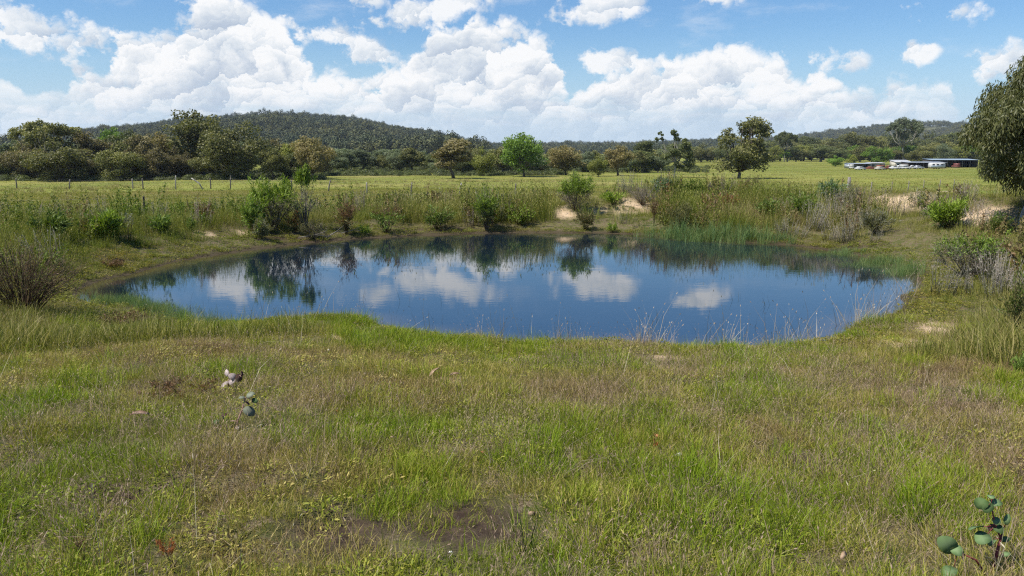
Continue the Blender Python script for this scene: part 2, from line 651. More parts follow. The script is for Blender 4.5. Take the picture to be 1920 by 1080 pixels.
def finish(m, N, shader):
    o = N.new('ShaderNodeOutputMaterial')
    N.t.links.new(shader, o.inputs[0])
    return m


def principled(N, colour, rough=.7, spec=.3, normal=None, metal=0.0):
    p = N.new('ShaderNodeBsdfPrincipled')
    N.put(p.inputs['Base Color'], colour)
    N.put(p.inputs['Roughness'], rough)
    N.put(p.inputs['Specular IOR Level'], spec)
    p.inputs['Metallic'].default_value = metal
    if normal is not None:
        N.put(p.inputs['Normal'], normal)
    return p.outputs[0]


def attr(N, name, kind='GEOMETRY'):
    n = N.new('ShaderNodeAttribute', attribute_name=name, attribute_type=kind)
    return n


def rgba(c):
    return (c[0], c[1], c[2], 1.0)


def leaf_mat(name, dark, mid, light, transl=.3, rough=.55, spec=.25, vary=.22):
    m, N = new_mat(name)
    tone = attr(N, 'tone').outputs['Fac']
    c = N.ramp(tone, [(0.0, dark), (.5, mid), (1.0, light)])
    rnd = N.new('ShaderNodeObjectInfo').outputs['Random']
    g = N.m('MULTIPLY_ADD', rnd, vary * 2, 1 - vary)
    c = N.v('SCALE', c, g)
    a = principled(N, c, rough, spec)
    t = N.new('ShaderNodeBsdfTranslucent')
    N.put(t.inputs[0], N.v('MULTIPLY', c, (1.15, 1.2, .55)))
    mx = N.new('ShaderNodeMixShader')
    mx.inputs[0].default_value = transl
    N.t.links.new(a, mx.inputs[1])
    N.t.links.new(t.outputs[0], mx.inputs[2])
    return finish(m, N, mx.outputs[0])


def bark_mat(name, a, b, scale=6.0):
    m, N = new_mat(name)
    pos = N.new('ShaderNodeTexCoord').outputs['Object']
    f = N.noise(N.v('MULTIPLY', pos, (1, 1, .25)), scale, 5, .65)
    c = N.mix(N.smooth(f, .35, .65), rgba(a), rgba(b))
    bump = N.new('ShaderNodeBump')
    bump.inputs['Strength'].default_value = .5
    N.put(bump.inputs['Height'], f)
    return finish(m, N, principled(N, c, .85, .2, bump.outputs[0]))


def plain_mat(name, a, b=None, rough=.6, spec=.3, scale=8.0, metal=0.0):
    m, N = new_mat(name)
    pos = N.new('ShaderNodeTexCoord').outputs['Object']
    f = N.noise(pos, scale, 5, .6)
    b = b or tuple(x * .7 for x in a)
    return finish(m, N, principled(N, N.mix(N.smooth(f, .4, .68), rgba(a), rgba(b)), rough, spec, None, metal))


def grass_mat(name, green, lush, straw, brown, transl=.32):
    """blade colour: each clump has its own dryness, each blade its own tone, paler to the tip"""
    m, N = new_mat(name)
    dry = attr(N, 'dry', 'INSTANCER').outputs['Fac']
    tone = attr(N, 'tone').outputs['Fac']
    tip = attr(N, 'tip').outputs['Fac']
    d = N.m('ADD', dry, N.m('MULTIPLY_ADD', tone, .64, -.32))
    d = N.m('MULTIPLY_ADD', tip, .10, d)
    c = N.ramp(d, [(0.0, lush), (.34, green), (.66, straw), (.98, brown)])
    root = N.m('MULTIPLY_ADD', tone, .5, .72)
    c = N.v('SCALE', c, root)
    a = principled(N, c, .55, .22)
    t = N.new('ShaderNodeBsdfTranslucent')
    N.put(t.inputs[0], N.v('MULTIPLY', c, (1.1, 1.15, .6)))
    mx = N.new('ShaderNodeMixShader')
    mx.inputs[0].default_value = transl
    N.t.links.new(a, mx.inputs[1])
    N.t.links.new(t.outputs[0], mx.inputs[2])
    return finish(m, N, mx.outputs[0])


# ------------------------------------------------------------------ the ground, one sheet out to the horizon
def polar_sheet():
    ang = np.radians(np.concatenate([np.linspace(-46, 46, 520), np.linspace(46, 314, 90)[1:-1]]))
    rad = np.concatenate([[0.3], np.geomspace(1.0, 3400, 420)])
    A, R = np.meshgrid(ang, rad)
    x = R * np.sin(A)
    y = R * np.cos(A)
    na, nr = len(ang), len(rad)
    i = np.arange(nr - 1)[:, None] * na
    k = np.arange(na)[None, :]
    k2 = (k + 1) % na
    q = np.stack([i + k, i + k2, i + na + k2, i + na + k], -1).reshape(-1, 4)
    x = np.append(x.ravel(), 0.0)
    y = np.append(y.ravel(), 0.0)
    t = np.stack([np.full(na, na * nr), k2[0], k[0]], -1)
    return x, y, q[:, ::-1], t[:, ::-1]


gx, gy, gq, gt = polar_sheet()
gzv = ground(gx, gy)
g_sd = shore_dist(gx, gy)


def blot(x, y, px, py, wpx, hpx, soft=.5, seed=0):
    """mask of a bare patch lying round the ground point seen at (px, py); wpx, hpx its extent"""
    cx, cy, _ = hit(px, py)
    dx = 1.15 * abs(hit(px + wpx, py)[0] - cx) + 1e-6
    dy = abs(hit(px, py - hpx)[1] - hit(px, py + hpx)[1]) * .6 + 1e-6
    q = np.hypot((x - cx) / dx, (y - cy) / dy)
    q = q + (fbm(x, y, 1.5 / min(dx, dy, 3), 3, 20 + seed) - .5) * 1.2
    return 1 - sstep(q, 1 - soft, 1.0 + soft * .4)


SAND = [(1130, 396, 85, 6), (1065, 402, 38, 4.5), (1205, 388, 44, 5), (1850, 402, 66, 20), (1825, 420, 26, 13), (1695, 376, 54, 12), (1640, 374, 40, 6), (1745, 390, 44, 8), (1460, 364, 60, 5), (455, 434, 24, 4), (100, 458, 22, 5), (390, 441, 60, 5),
        (240, 446, 22, 5), (1765, 620, 80, 12), (1690, 640, 60, 9), (830, 715, 30, 7), (640, 632, 26, 4), (1600, 331, 50, 1.8), (1690, 327, 36, 1.8), (800, 333, 50, 1.2), (740, 334, 26, .9), (1770, 321, 30, .8), (1390, 368, 60, 4), (960, 676, 60, 6), (1240, 672, 60, 5), (1420, 690, 70, 6)]
sand = np.zeros_like(gx)
for k, (px, py, a, b) in enumerate(SAND):
    sand = np.maximum(sand, blot(gx, gy, px, py, a, b, .6, k))
MUD = [(340, 722, 95, 14), (220, 600, 60, 10), (640, 1010, 110, 40), (880, 985, 120, 50), (215, 492, 34, 7), (1560, 470, 110, 6), (560, 450, 120, 8), (840, 432, 90, 6), (780, 930, 60, 20), (1280, 985, 90, 30), (220, 940, 90, 20), (1500, 870, 80, 20)]
mud = np.zeros_like(gx)
for k, (px, py, a, b) in enumerate(MUD):
    mud = np.maximum(mud, blot(gx, gy, px, py, a, b, .7, 40 + k))
ground_me = make_mesh('ground', np.stack([gx, gy, gzv], 1), gq, gt, {'sand': sand, 'mud': mud, 'shore': np.clip(g_sd, -2, 8)}, True)

m, N = new_mat('meadow_ground')
pos = N.new('ShaderNodeNewGeometry').outputs['Position']
n_big = N.noise(pos, .045, 5, .6)
n_mid = N.noise(pos, .55, 5, .6)
n_fine = N.noise(pos, 9.0, 5, .65)
n_grit = N.noise(pos, 60.0, 4, .7)
n_str = N.noise(N.v('MULTIPLY', pos, (.35, 1.6, 1)), .06, 5, .6)
sepz = N.new('ShaderNodeSeparateXYZ')
N.put(sepz.inputs[0], pos)
far = N.smooth(N.v('LENGTH', pos), 22.0, 60.0)
soil = N.mix(N.smooth(n_fine, .35, .7), (.085, .060, .036, 1), (.19, .145, .092, 1))
litter = N.mix(N.smooth(n_grit, .45, .62), soil, (.24, .20, .115, 1))
turf = N.mix(N.smooth(n_mid, .38, .64), (.060, .072, .018, 1), (.115, .110, .036, 1))
near_c = N.mix(N.smooth(n_fine, .40, .60), litter, turf)
field_c = N.ramp(n_big, [(.30, (0.173, 0.194, 0.035)), (.48, (0.215, 0.221, 0.044)), (.62, (0.257, 0.234, 0.068)), (.75, (0.294, 0.247, 0.090))])
field_c = N.mix(N.smooth(n_str, .42, .66), field_c, (.140, .170, 0.028, 1))
c = N.mix(far, near_c, field_c)
sand_c = N.mix(N.smooth(n_fine, .3, .7), (.50, .36, .225, 1), (.62, .47, .315, 1))
mud_c = N.mix(N.smooth(n_fine, .35, .7), (.040, .026, .018, 1), (.10, .070, .045, 1))
c = N.mix(attr(N, 'mud').outputs['Fac'], c, mud_c)
c = N.mix(attr(N, 'sand').outputs['Fac'], c, sand_c)
wet = N.m('SUBTRACT', 1.0, N.smooth(attr(N, 'shore').outputs['Fac'], .05, .38))
c = N.mix(N.m('MULTIPLY', wet, .85), c, (.062, .046, .028, 1))
bmp = N.new('ShaderNodeBump')
bmp.inputs['Strength'].default_value = .9
bmp.inputs['Distance'].default_value = .03
N.put(bmp.inputs['Height'], N.m('ADD', n_fine, N.m('MULTIPLY', n_grit, .5)))
MAT_GROUND = finish(m, N, principled(N, c, .95, .12, bmp.outputs[0]))
ground_o = tag(link('ground', ground_me, MAT_GROUND), kind='structure')

# ------------------------------------------------------------------ the water
cx, cy = shore.mean(0)
levels = np.array([-.03, .0, .02, .04, .07, .1, .14, .2, .3, .45, .7, .97])
ns_ = len(shore)
wv, wq = [], []
for li, t in enumerate(levels):
    wv.append(np.column_stack([shore + (np.array([cx, cy]) - shore) * t, np.zeros(ns_)]))
    if li:
        i0 = (li - 1) * ns_
        k = np.arange(ns_)
        wq.append(np.stack([i0 + k, i0 + (k + 1) % ns_, i0 + ns_ + (k + 1) % ns_, i0 + ns_ + k], 1))
wv = np.concatenate(wv + [np.array([[cx, cy, 0.0]])])
i0 = (len(levels) - 1) * ns_
wtri = np.stack([i0 + np.arange(ns_), i0 + (np.arange(ns_) + 1) % ns_, np.full(ns_, len(wv) - 1)], 1)
wq = np.concatenate(wq)
m, N = new_mat('pond_water')
pos = N.new('ShaderNodeNewGeometry').outputs['Position']
p2 = N.v('MULTIPLY', pos, (.55, 1.5, 1))
rip = N.noise(p2, 7.0, 3, .55)
swell = N.noise(N.v('MULTIPLY', pos, (.5, 1.0, 1)), 1.1, 2, .5)
calm = N.smooth(N.noise(N.v('MULTIPLY', pos, (.35, 1, 1)), .35, 2, .5), .35, .65)
b1_ = N.new('ShaderNodeBump')
b1_.inputs['Strength'].default_value = 1.0
b1_.inputs['Distance'].default_value = .0007
N.put(b1_.inputs['Height'], N.m('ADD', N.m('MULTIPLY', rip, N.m('MULTIPLY_ADD', calm, .85, .25)), N.m('MULTIPLY', swell, 1.6)))
shallow = N.smooth(N.m('ADD', attr(N, 'shore').outputs['Fac'], N.m('MULTIPLY_ADD', swell, .5, -.25)), -.75, .02)
body = N.mix(shallow, (.006, .014, .025, 1), (.060, .046, .030, 1))
deep = principled(N, body, .0, .5, b1_.outputs[0])
for n in N.t.nodes:
    if n.type == 'BSDF_PRINCIPLED':
        n.inputs['IOR'].default_value = 2.35
MAT_WATER = finish(m, N, deep)
# bed seen through the shallows: depth grows away from the edge
e1 = wv[wq[:, 1]] - wv[wq[:, 0]]
e2 = wv[wq[:, 3]] - wv[wq[:, 0]]
flip = np.median(e1[:, 0] * e2[:, 1] - e1[:, 1] * e2[:, 0]) < 0
water_me = make_mesh('water', wv, wq[:, ::-1] if flip else wq, wtri[:, ::-1] if flip else wtri, {'shore': np.clip(shore_dist(wv[:, 0], wv[:, 1]), -3, 1)})
water_o = tag(link('water', water_me, MAT_WATER), kind='structure')

# ------------------------------------------------------------------ far hills with their woods
def ridge(name, sky_pts, d_front, d_crest, d_back, foot_z, seed, tree_px):
    """a hill range whose crest line is seen along sky_pts"""
    pxs = np.linspace(sky_pts[0][0], sky_pts[-1][0], 150)
    tops = np.interp(pxs, [p[0] for p in sky_pts], [p[1] for p in sky_pts]) + tree_px
    vs = np.linspace(0, 1, 46)
    X, Y, Z = [], [], []
    for v in vs:
        if v < .7:
            t = v / .7
            d = d_front + (d_crest - d_front) * t
            sh = t * t * (3 - 2 * t) * .55 + t * .45
        else:
            t = (v - .7) / .3
            d = d_crest + (d_back - d_crest) * t
            sh = 1 - t * t
        x = (pxs - 960) / FPX * d
        crest = np.array([height_at(p, q, d_crest) for p, q in zip(pxs, tops)])
        crest = np.maximum(crest, foot_z)
        z = foot_z + (crest - foot_z) * sh
        z = z + (fbm(x, np.full_like(x, d), .004, 4, seed) - .5) * 46 * min(1, sh * 2) * (1 - .93 * (v >= .66) * (v <= .74)) * np.clip((crest - foot_z) / 60, 0, 1)
        X.append(x)
        Y.append(np.full_like(x, d))
        Z.append(z)
    X, Y, Z = np.array(X), np.array(Y), np.array(Z)
    ns, nc = X.shape
    i = np.arange(ns - 1)[:, None] * nc
    k = np.arange(nc - 1)[None, :]
    q = np.stack([i + k, i + k + 1, i + nc + k + 1, i + nc + k], -1).reshape(-1, 4)
    o = link(name, make_mesh(name, np.stack([X.ravel(), Y.ravel(), Z.ravel()], 1), q, None, None, True), MAT_HILL)
    tag(o, kind='structure')
    return X, Y, Z


m, N = new_mat('hillside_ground')
pos = N.new('ShaderNodeNewGeometry').outputs['Position']
f = N.noise(pos, .012, 5, .6)
g = N.noise(pos, .05, 5, .65)
c = N.mix(N.smooth(f, .4, .65), (.05, .055, .025, 1), (.11, .11, .05, 1))
c = N.mix(N.smooth(g, .66, .74), c, (.22, .20, .16, 1))
MAT_HILL = finish(m, N, principled(N, c, .9, .1))


# ------------------------------------------------------------------ instanced ground cover
proto_coll = bpy.data.collections.new('ground_cover_shapes')   # never linked to the scene


def scatter_group(meshes, mat):
    t = bpy.data.node_groups.new('scatter', 'GeometryNodeTree')
    t.interface.new_socket('Geometry', in_out='INPUT', socket_type='NodeSocketGeometry')
    t.interface.new_socket('Geometry', in_out='OUTPUT', socket_type='NodeSocketGeometry')
    gi = t.nodes.new('NodeGroupInput')
    go = t.nodes.new('NodeGroupOutput')
    iop = t.nodes.new('GeometryNodeInstanceOnPoints')
    join = t.nodes.new('GeometryNodeJoinGeometry')
    for me in meshes:
        if not me.materials:
            me.materials.append(mat)
        o = bpy.data.objects.new('shape', me)
        proto_coll.objects.link(o)
        oi = t.nodes.new('GeometryNodeObjectInfo')
        oi.inputs['Object'].default_value = o
        oi.inputs['As Instance'].default_value = False
        g2 = t.nodes.new('GeometryNodeGeometryToInstance')
        t.links.new(oi.outputs['Geometry'], g2.inputs[0])
        t.links.new(g2.outputs[0], join.inputs[0])

    def na(name, dt):
        n = t.nodes.new('GeometryNodeInputNamedAttribute')
        n.data_type = dt
        n.inputs[0].default_value = name
        return n.outputs[0]

    iop.inputs['Pick Instance'].default_value = True
    t.links.new(gi.outputs[0], iop.inputs['Points'])
    t.links.new(join.outputs[0], iop.inputs['Instance'])
    t.links.new(na('idx', 'INT'), iop.inputs['Instance Index'])
    t.links.new(na('rot', 'FLOAT_VECTOR'), iop.inputs['Rotation'])
    t.links.new(na('scl', 'FLOAT_VECTOR'), iop.inputs['Scale'])
    t.links.new(iop.outputs[0], go.inputs[0])
    return t


def scatter(name, label, cat, meshes, mat, pts, scale, dry, rng, tilt=.12, stretch=.25):
    n = len(pts)
    me = bpy.data.meshes.new(name)
    me.vertices.add(n)
    me.vertices.foreach_set('co', np.asarray(pts, np.float32).ravel())
    rot = np.column_stack([rng.normal(0, tilt, n), rng.normal(0, tilt, n), rng.uniform(0, 6.283, n)])
    s = np.broadcast_to(np.asarray(scale, float), (n,))
    scl = np.column_stack([s, s, s * (1 + rng.uniform(-stretch, stretch, n))])
    for k, v in (('rot', rot), ('scl', scl)):
        a = me.attributes.new(k, 'FLOAT_VECTOR', 'POINT')
        a.data.foreach_set('vector', v.astype(np.float32).ravel())
    a = me.attributes.new('idx', 'INT', 'POINT')
    a.data.foreach_set('value', rng.integers(0, len(meshes), n).astype(np.int32))
    a = me.attributes.new('dry', 'FLOAT', 'POINT')
    a.data.foreach_set('value', np.broadcast_to(np.asarray(dry, np.float32), (n,)).astype(np.float32))
    me.materials.append(mat)
    o = bpy.data.objects.new(name, me)
    col.objects.link(o)
    md = o.modifiers.new('scatter', 'NODES')
    md.node_group = scatter_group(meshes, mat)
    tag(o, label, cat, kind='stuff')
    return o


def blade_clump(name, rng, n, R, hmin, hmax, width, lean=.35, droop=.35, tone=(0, 1), head=0.0):
    a = rng.uniform(0, 6.283, n)
    r = R * np.sqrt(rng.uniform(0, 1, n))
    base = np.column_stack([r * np.cos(a), r * np.sin(a), np.full(n, -.015)])
    la = a + rng.normal(0, .9, n)
    L = rng.uniform(hmin, hmax, n) * (1 - .35 * (r / R) ** 2)
    ln = np.abs(rng.normal(0, lean, n)) + .05
    dv = np.column_stack([np.cos(la) * ln, np.sin(la) * ln, np.ones(n)])
    dv /= np.linalg.norm(dv, axis=1, keepdims=True)
    mid = base + dv * (L * .55)[:, None]
    dr = np.abs(rng.normal(0, droop, n))
    d2 = dv + np.column_stack([np.cos(la) * dr, np.sin(la) * dr, -dr * .35])
    d2 /= np.linalg.norm(d2, axis=1, keepdims=True)
    tip = mid + d2 * (L * .45)[:, None]
    sa = rng.uniform(0, 6.283, n)
    side = np.column_stack([np.cos(sa), np.sin(sa), np.zeros(n)])
    w = (width * rng.uniform(.6, 1.3, n))[:, None] * .5
    V = np.stack([base - side * w, base + side * w, mid - side * w * .8, mid + side * w * .8, tip], 1)
    tn = rng.uniform(tone[0], tone[1], n)
    i = np.arange(n)[:, None] * 5
    q = np.concatenate([i + 0, i + 1, i + 3, i + 2], 1)
    t = np.concatenate([i + 2, i + 3, i + 4], 1)
    verts = V.reshape(-1, 3)
    tone_v = np.repeat(tn, 5)
    tip_v = np.tile([0, 0, .55, .55, 1.0], n)
    if head > 0:      # seed heads: a slim spindle on each tip
        k = np.arange(n)
        hv = np.stack([tip - d2 * head * .5, tip + side * w * 2.2, tip + d2 * head * .6, tip - side * w * 2.2], 1)
        q2 = len(verts) + np.arange(n * 4).reshape(n, 4)
        verts = np.concatenate([verts, hv.reshape(-1, 3)])
        q = np.concatenate([q, q2])
        tone_v = np.concatenate([tone_v, np.repeat(np.clip(tn + .25, 0, 1), 4)])
        tip_v = np.concatenate([tip_v, np.ones(n * 4)])
    return make_mesh(name, verts, q, t, {'tone': tone_v, 'tip': tip_v})


def herb_clump(name, rng, n, R, h, size):
    """low broad-leaved ground cover"""
    mb = MB()
    a = rng.uniform(0, 6.283, n)
    r = R * np.sqrt(rng.uniform(0, 1, n))
    c = np.column_stack([r * np.cos(a), r * np.sin(a), rng.uniform(.2, 1, n) * h * (1 - .6 * r / R)])
    ax = np.column_stack([np.cos(a), np.sin(a), rng.normal(.25, .35, n)])
    nr = np.column_stack([rng.normal(0, .5, n), rng.normal(0, .5, n), np.ones(n)])
    mb.leaves(c, ax, nr, rng.uniform(.6, 1.3, n) * size, rng.uniform(.25, .45, n) * size, rng.uniform(0, 1, n))
    me = mb.mesh(name)
    at = me.attributes.new('tip', 'FLOAT', 'POINT')
    at.data.foreach_set('value', np.full(len(me.vertices), .5, np.float32))
    return me


def sector(n, r0, r1, rng, half=45.0):
    r = np.sqrt(rng.uniform(0, 1, n) * (r1 * r1 - r0 * r0) + r0 * r0)
    a = np.radians(rng.uniform(-half, half, n))
    return r * np.sin(a), r * np.cos(a)


def lookup_sand(x, y, table, seed0):
    v = np.zeros_like(x)
    for k, (px, py, a, b) in enumerate(table):
        v = np.maximum(v, blot(x, y, px, py, a, b, .6, seed0 + k))
    return v


def dryness(x, y):
    d = .35 + (fbm(x, y, .85, 4, 31) - .5) * 2.0 + (fbm(x, y, 2.6, 2, 33) - .5) * .8
    return d


MAT_TURF = grass_mat('meadow_turf', (.280, .285, .032), (.200, .255, .014), (.435, .355, .110), (.265, .185, .095))
MAT_TUFT = grass_mat('lush_tuft', (.295, .340, .030), (.215, .310, .016), (.40, .37, .07), (.42, .33, .12))
MAT_STALK = grass_mat('dry_stalk', (.26, .22, .09), (.19, .18, .055), (.37, .29, .165), (.25, .175, .125), .2)
MAT_FIELD = grass_mat('field_grass', (.225, .235, .044), (.160, .200, .026), (.330, .285, .100), (.30, .23, .125))
MAT_PADDOCK = grass_mat('paddock_grass', (.245, .240, .046), (.185, .208, .034), (.320, .272, .090), (.285, .225, .115), .35)
MAT_REED = grass_mat('reed_green', (.150, .235, .075), (.105, .195, .070), (.23, .27, .09), (.34, .31, .15))
MAT_PALE = grass_mat('pale_stalk', (.32, .28, .18), (.26, .24, .14), (.40, .35, .25), (.29, .22, .155), .15)

R = np.random.default_rng(5)


def keep(x, y, prob):
    k = R.uniform(0, 1, len(x)) < prob
    return x[k], y[k]


def grounded(x, y, dz=0.0):
    return np.column_stack([x, y, ground(x, y) + dz])


# short meadow turf round the camera's bank
x, y = sector(26000, 1.5, 11.5, R, 46)
sd = shore_dist(x, y)
bare = np.maximum(lookup_sand(x, y, SAND, 0), .85 * lookup_sand(x, y, MUD, 40))
pr = sstep(sd, .0, .22) * (1 - .93 * bare) * np.clip(-.25 + 2.1 * fbm(x, y, 1.9, 3, 8), 0, 1)
x, y = keep(x, y, pr)
sd = shore_dist(x, y)
dry = dryness(x, y) + .12 * sstep(x, .5, 4) - .30 * (1 - sstep(np.abs(sd - .5), .2, .9)) * (fbm(x, y, .8, 2, 3) > .4) + .06
turf = [blade_clump('turf', R, 62, .15, .03, .115, .0030, .75, .6) for _ in range(5)]
scatter('meadow_turf', 'short mixed green and dry grass covering the near bank', 'grass', turf, MAT_TURF, grounded(x, y), R.uniform(.7, 1.35, len(x)), dry, R, .15, .3)

# bright tufts
x, y = sector(9500, 1.5, 12.5, R, 46)
sd = shore_dist(x, y)
f = fbm(x, y, 1.15, 3, 12)
gx1, gy1, _ = hit(830, 880)
patch = np.exp(-((x - gx1) / 1.1) ** 2 - ((y - gy1) / .9) ** 2)
pr = (sd > .1) * np.clip(sstep(f + .28 * patch, .52, .66), 0, 1) * .85
x, y = keep(x, y, pr)
tuft = [blade_clump('tuft', R, 52, .09, .08, .22, .0042, .5, .6, (0, .8)) for _ in range(4)]
scatter('lush_tufts', 'bright yellow-green grass tufts standing out of the near turf', 'grass', tuft, MAT_TUFT, grounded(x, y), R.uniform(.55, 1.2, len(x)), dryness(x, y) * .5 + .02, R, .15, .3)

# low broad-leaved herbs in the turf
x, y = sector(7500, 1.5, 11.5, R, 46)
x, y = keep(x, y, (shore_dist(x, y) > .15) * sstep(fbm(x, y, .9, 3, 22), .42, .62) * .7)
herb = [herb_clump('herb', R, 46, .12, .05, .024) for _ in range(3)]
scatter('meadow_herbs', 'small-leaved ground cover creeping through the near grass', 'herbs', herb, MAT_TURF, grounded(x, y), R.uniform(.7, 1.4, len(x)), dryness(x, y) * .5, R, .2, .3)

# thin dry stalks with seed heads
x, y = sector(8200, 1.6, 12.5, R, 46)
sd = shore_dist(x, y)
pr = (sd > .1) * (.10 + .9 * sstep(fbm(x, y, .5, 3, 14) + .07 * sstep(x, 0, 4), .48, .66))
x, y = keep(x, y, pr)
stalk = [blade_clump('stalk', R, 26, .14, .07, .25, .0021, .65, .6, (.2, 1), .02) for _ in range(4)]
scatter('dry_stalks', 'thin dry brown grass stalks among the near turf', 'grass', stalk, MAT_STALK, grounded(x, y), R.uniform(.7, 1.3, len(x)), .45 + .5 * fbm(x, y, .9, 2, 4), R, .2, .3)

def heap_view(x, y):
    """1 on and just in front of the bare heaps of earth, where only short grass grows"""
    p = 960 + x / np.maximum(y, .1) * FPX * 1.0
    a = sstep(p, 1590, 1630) * (1 - sstep(p, 1920, 1960)) * sstep(y, 14.5, 15.5) * (1 - sstep(y, 26, 28))
    b = sstep(p, 1010, 1040) * (1 - sstep(p, 1225, 1260)) * sstep(y, 22.5, 23.0) * (1 - sstep(y, 28.0, 29.0))
    return np.maximum(a, b)


x, y = sector(420, 1.7, 11, R, 45)
x, y = keep(x, y, shore_dist(x, y) > .2)
longs = [blade_clump('long_stem', R, 3, .12, .30, .62, .0026, 1.1, .9, (.3, 1), .03) for _ in range(6)]
scatter('long_straw_stems', 'long bent straw-coloured stems lying over the near turf', 'grass', longs, MAT_PALE, grounded(x, y), R.uniform(.6, 1.15, len(x)), R.uniform(.1, .6, len(x)), R, .25, .3)

# grass of the side and far banks
x, y = sector(30000, 9.5, 31, R, 45)
sd = shore_dist(x, y)
bare = np.maximum(lookup_sand(x, y, SAND, 0), .8 * lookup_sand(x, y, MUD, 40))
pr = (sd > .04) * ((sd > 1.2) | (np.hypot(x, y) > 11)) * (1 - .96 * bare) * (.55 + .8 * fbm(x, y, .5, 3, 9))
x, y = keep(x, y, pr)
sd = shore_dist(x, y)
size = (.35 + .75 * sstep(sd, .4, 2.6)) * R.uniform(.7, 1.3, len(x)) * (.7 + .6 * fbm(x, y, .35, 2, 51)) * (1 - .55 * heap_view(x, y)) * (1 - .35 * sstep(-x, 3, 6) * sstep(np.hypot(x, y), 17, 21))
dry = .30 + (fbm(x, y, .28, 4, 41) - .5) * 1.1 + .16 * sstep(x, 5, 10) + .20 * (1 - sstep(sd, .1, .7)) * fbm(x, y, .6, 2, 43)
bankg = [blade_clump('bank_blades', R, 44, .24, .14, .46, .0075, .4, .5) for _ in range(5)]
scatter('bank_grass', 'green and straw grass thick on the far and side banks', 'grass', bankg, MAT_FIELD, grounded(x, y), size, dry, R, .12, .35)

# taller stands on the far bank
x, y = sector(14000, 15.5, 34, R, 43)
sd = shore_dist(x, y)
bare = lookup_sand(x, y, SAND, 0)
pr = (sd > .9) * (1 - .98 * bare) * sstep(fbm(x, y, .33, 3, 61), .34, .58) * (1 - .93 * heap_view(x, y)) * (1 - sstep(-x, 3.0, 5.5) * sstep(y, 21.5, 24.5)) * (1 - .8 * sstep(y, 28, 30.5))
x, y = keep(x, y, pr)
size = R.uniform(.6, 1.25, len(x)) * (.65 + .65 * fbm(x, y, .4, 2, 52)) * (1 - .35 * sstep(-x, 3, 6))
tall = [blade_clump('tall_blades', R, 44, .26, .35, .85, .0085, .26, .35, (0, 1), .05) for _ in range(5)]
scatter('tall_bank_grass', 'tall upright grass stands behind the water', 'grass', tall, MAT_FIELD, grounded(x, y), size, .18 + (fbm(x, y, .3, 3, 71) - .5) * 1.1 + .1 * sstep(x, 6, 11), R, .1, .3)

# weeds: seeding stalks and small leafy stems scattered over the far and side banks
def weed_clump(name, rng, n, R_, h0, h1, leaf, per):
    mb = MB()
    tips = []
    for k in range(n):
        a = rng.uniform(0, 6.283)
        q = R_ * math.sqrt(rng.uniform(0, 1))
        b = np.array([q * math.cos(a), q * math.sin(a), -.02])
        hh = rng.uniform(h0, h1)
        e = b + np.array([math.cos(a) * .18 * hh + rng.normal(0, .05 * hh), math.sin(a) * .18 * hh + rng.normal(0, .05 * hh), hh])
        tn = rng.uniform(.3, .8)
        mb.tube([b, b + (e - b) * .55 + rng.normal(0, .02, 3), e], [.0045, .0035, .0015], 3, tn)
        t = rng.uniform(.25, 1.0, per) ** .7
        p = b + (e - b) * t[:, None] + rng.normal(0, .02, (per, 3))
        ax = rand_dir(rng, per) + np.array([0, 0, .7])
        mb.leaves(p, ax, rand_dir(rng, per), rng.uniform(.6, 1.3, per) * leaf, rng.uniform(.3, .5, per) * leaf, np.clip(rng.normal(tn, .2, per), 0, 1))
    me = mb.mesh(name)
    at = me.attributes.new('tip', 'FLOAT', 'POINT')
    at.data.foreach_set('value', np.full(len(me.vertices), .4, np.float32))
    return me


def rand_dir(rng, n):
    v = rng.normal(0, 1, (n, 3))
    return v / (np.linalg.norm(v, axis=1, keepdims=True) + 1e-9)


MAT_WEED = grass_mat('bank_weeds', (.185, .195, .044), (.140, .195, .022), (.25, .19, .085), (.19, .105, .050), .3)
MAT_TWIG = grass_mat('grey_twig_tufts', (.20, .185, .14), (.16, .16, .10), (.27, .235, .19), (.20, .155, .13), .1)
weeds = [weed_clump('weed', R, 7, .16, .35, .85, .06, 26) for _ in range(4)] + [weed_clump('weed', R, 9, .2, .25, .6, .085, 20) for _ in range(3)]
x, y = sector(5200, 14.5, 33, R, 43)
sd = shore_dist(x, y)
x, y = keep(x, y, (sd > .5) * (1 - .9 * lookup_sand(x, y, SAND, 0)) * (.08 + sstep(fbm(x, y, .42, 3, 131), .44, .60)) * (1 - .9 * heap_view(x, y)) * (1 - .75 * sstep(-x, 4, 7)) * (1 - .8 * sstep(y, 28, 30.5)))
scatter('bank_weeds', 'brown and green seeding weeds thick along the far bank', 'weeds', weeds, MAT_WEED, grounded(x, y), R.uniform(.6, 1.25, len(x)), R.uniform(.0, 1.0, len(x)) * .7 + (fbm(x, y, .5, 2, 141) - .5) * .9 - .3 * sstep(-x, 3, 7), R, .12, .3)
twigs = [weed_clump('twig', R, 26, .22, .25, .65, .035, 7) for _ in range(4)]
x, y = sector(2600, 13.0, 33, R, 43)
sd = shore_dist(x, y)
x, y = keep(x, y, (sd > .5) * (.05 + sstep(fbm(x, y, .38, 3, 151) + .06 * sstep(x, 3, 9), .50, .62)) * (1 - .8 * heap_view(x, y)) * (1 - .7 * sstep(-x, 4, 7)) * (1 - .8 * sstep(y, 28, 30.5)))
scatter('grey_twig_tufts', 'grey dead twiggy tufts scattered over the far and right banks', 'tufts', twigs, MAT_TWIG, grounded(x, y), R.uniform(.6, 1.25, len(x)), R.uniform(.1, .9, len(x)), R, .12, .3)

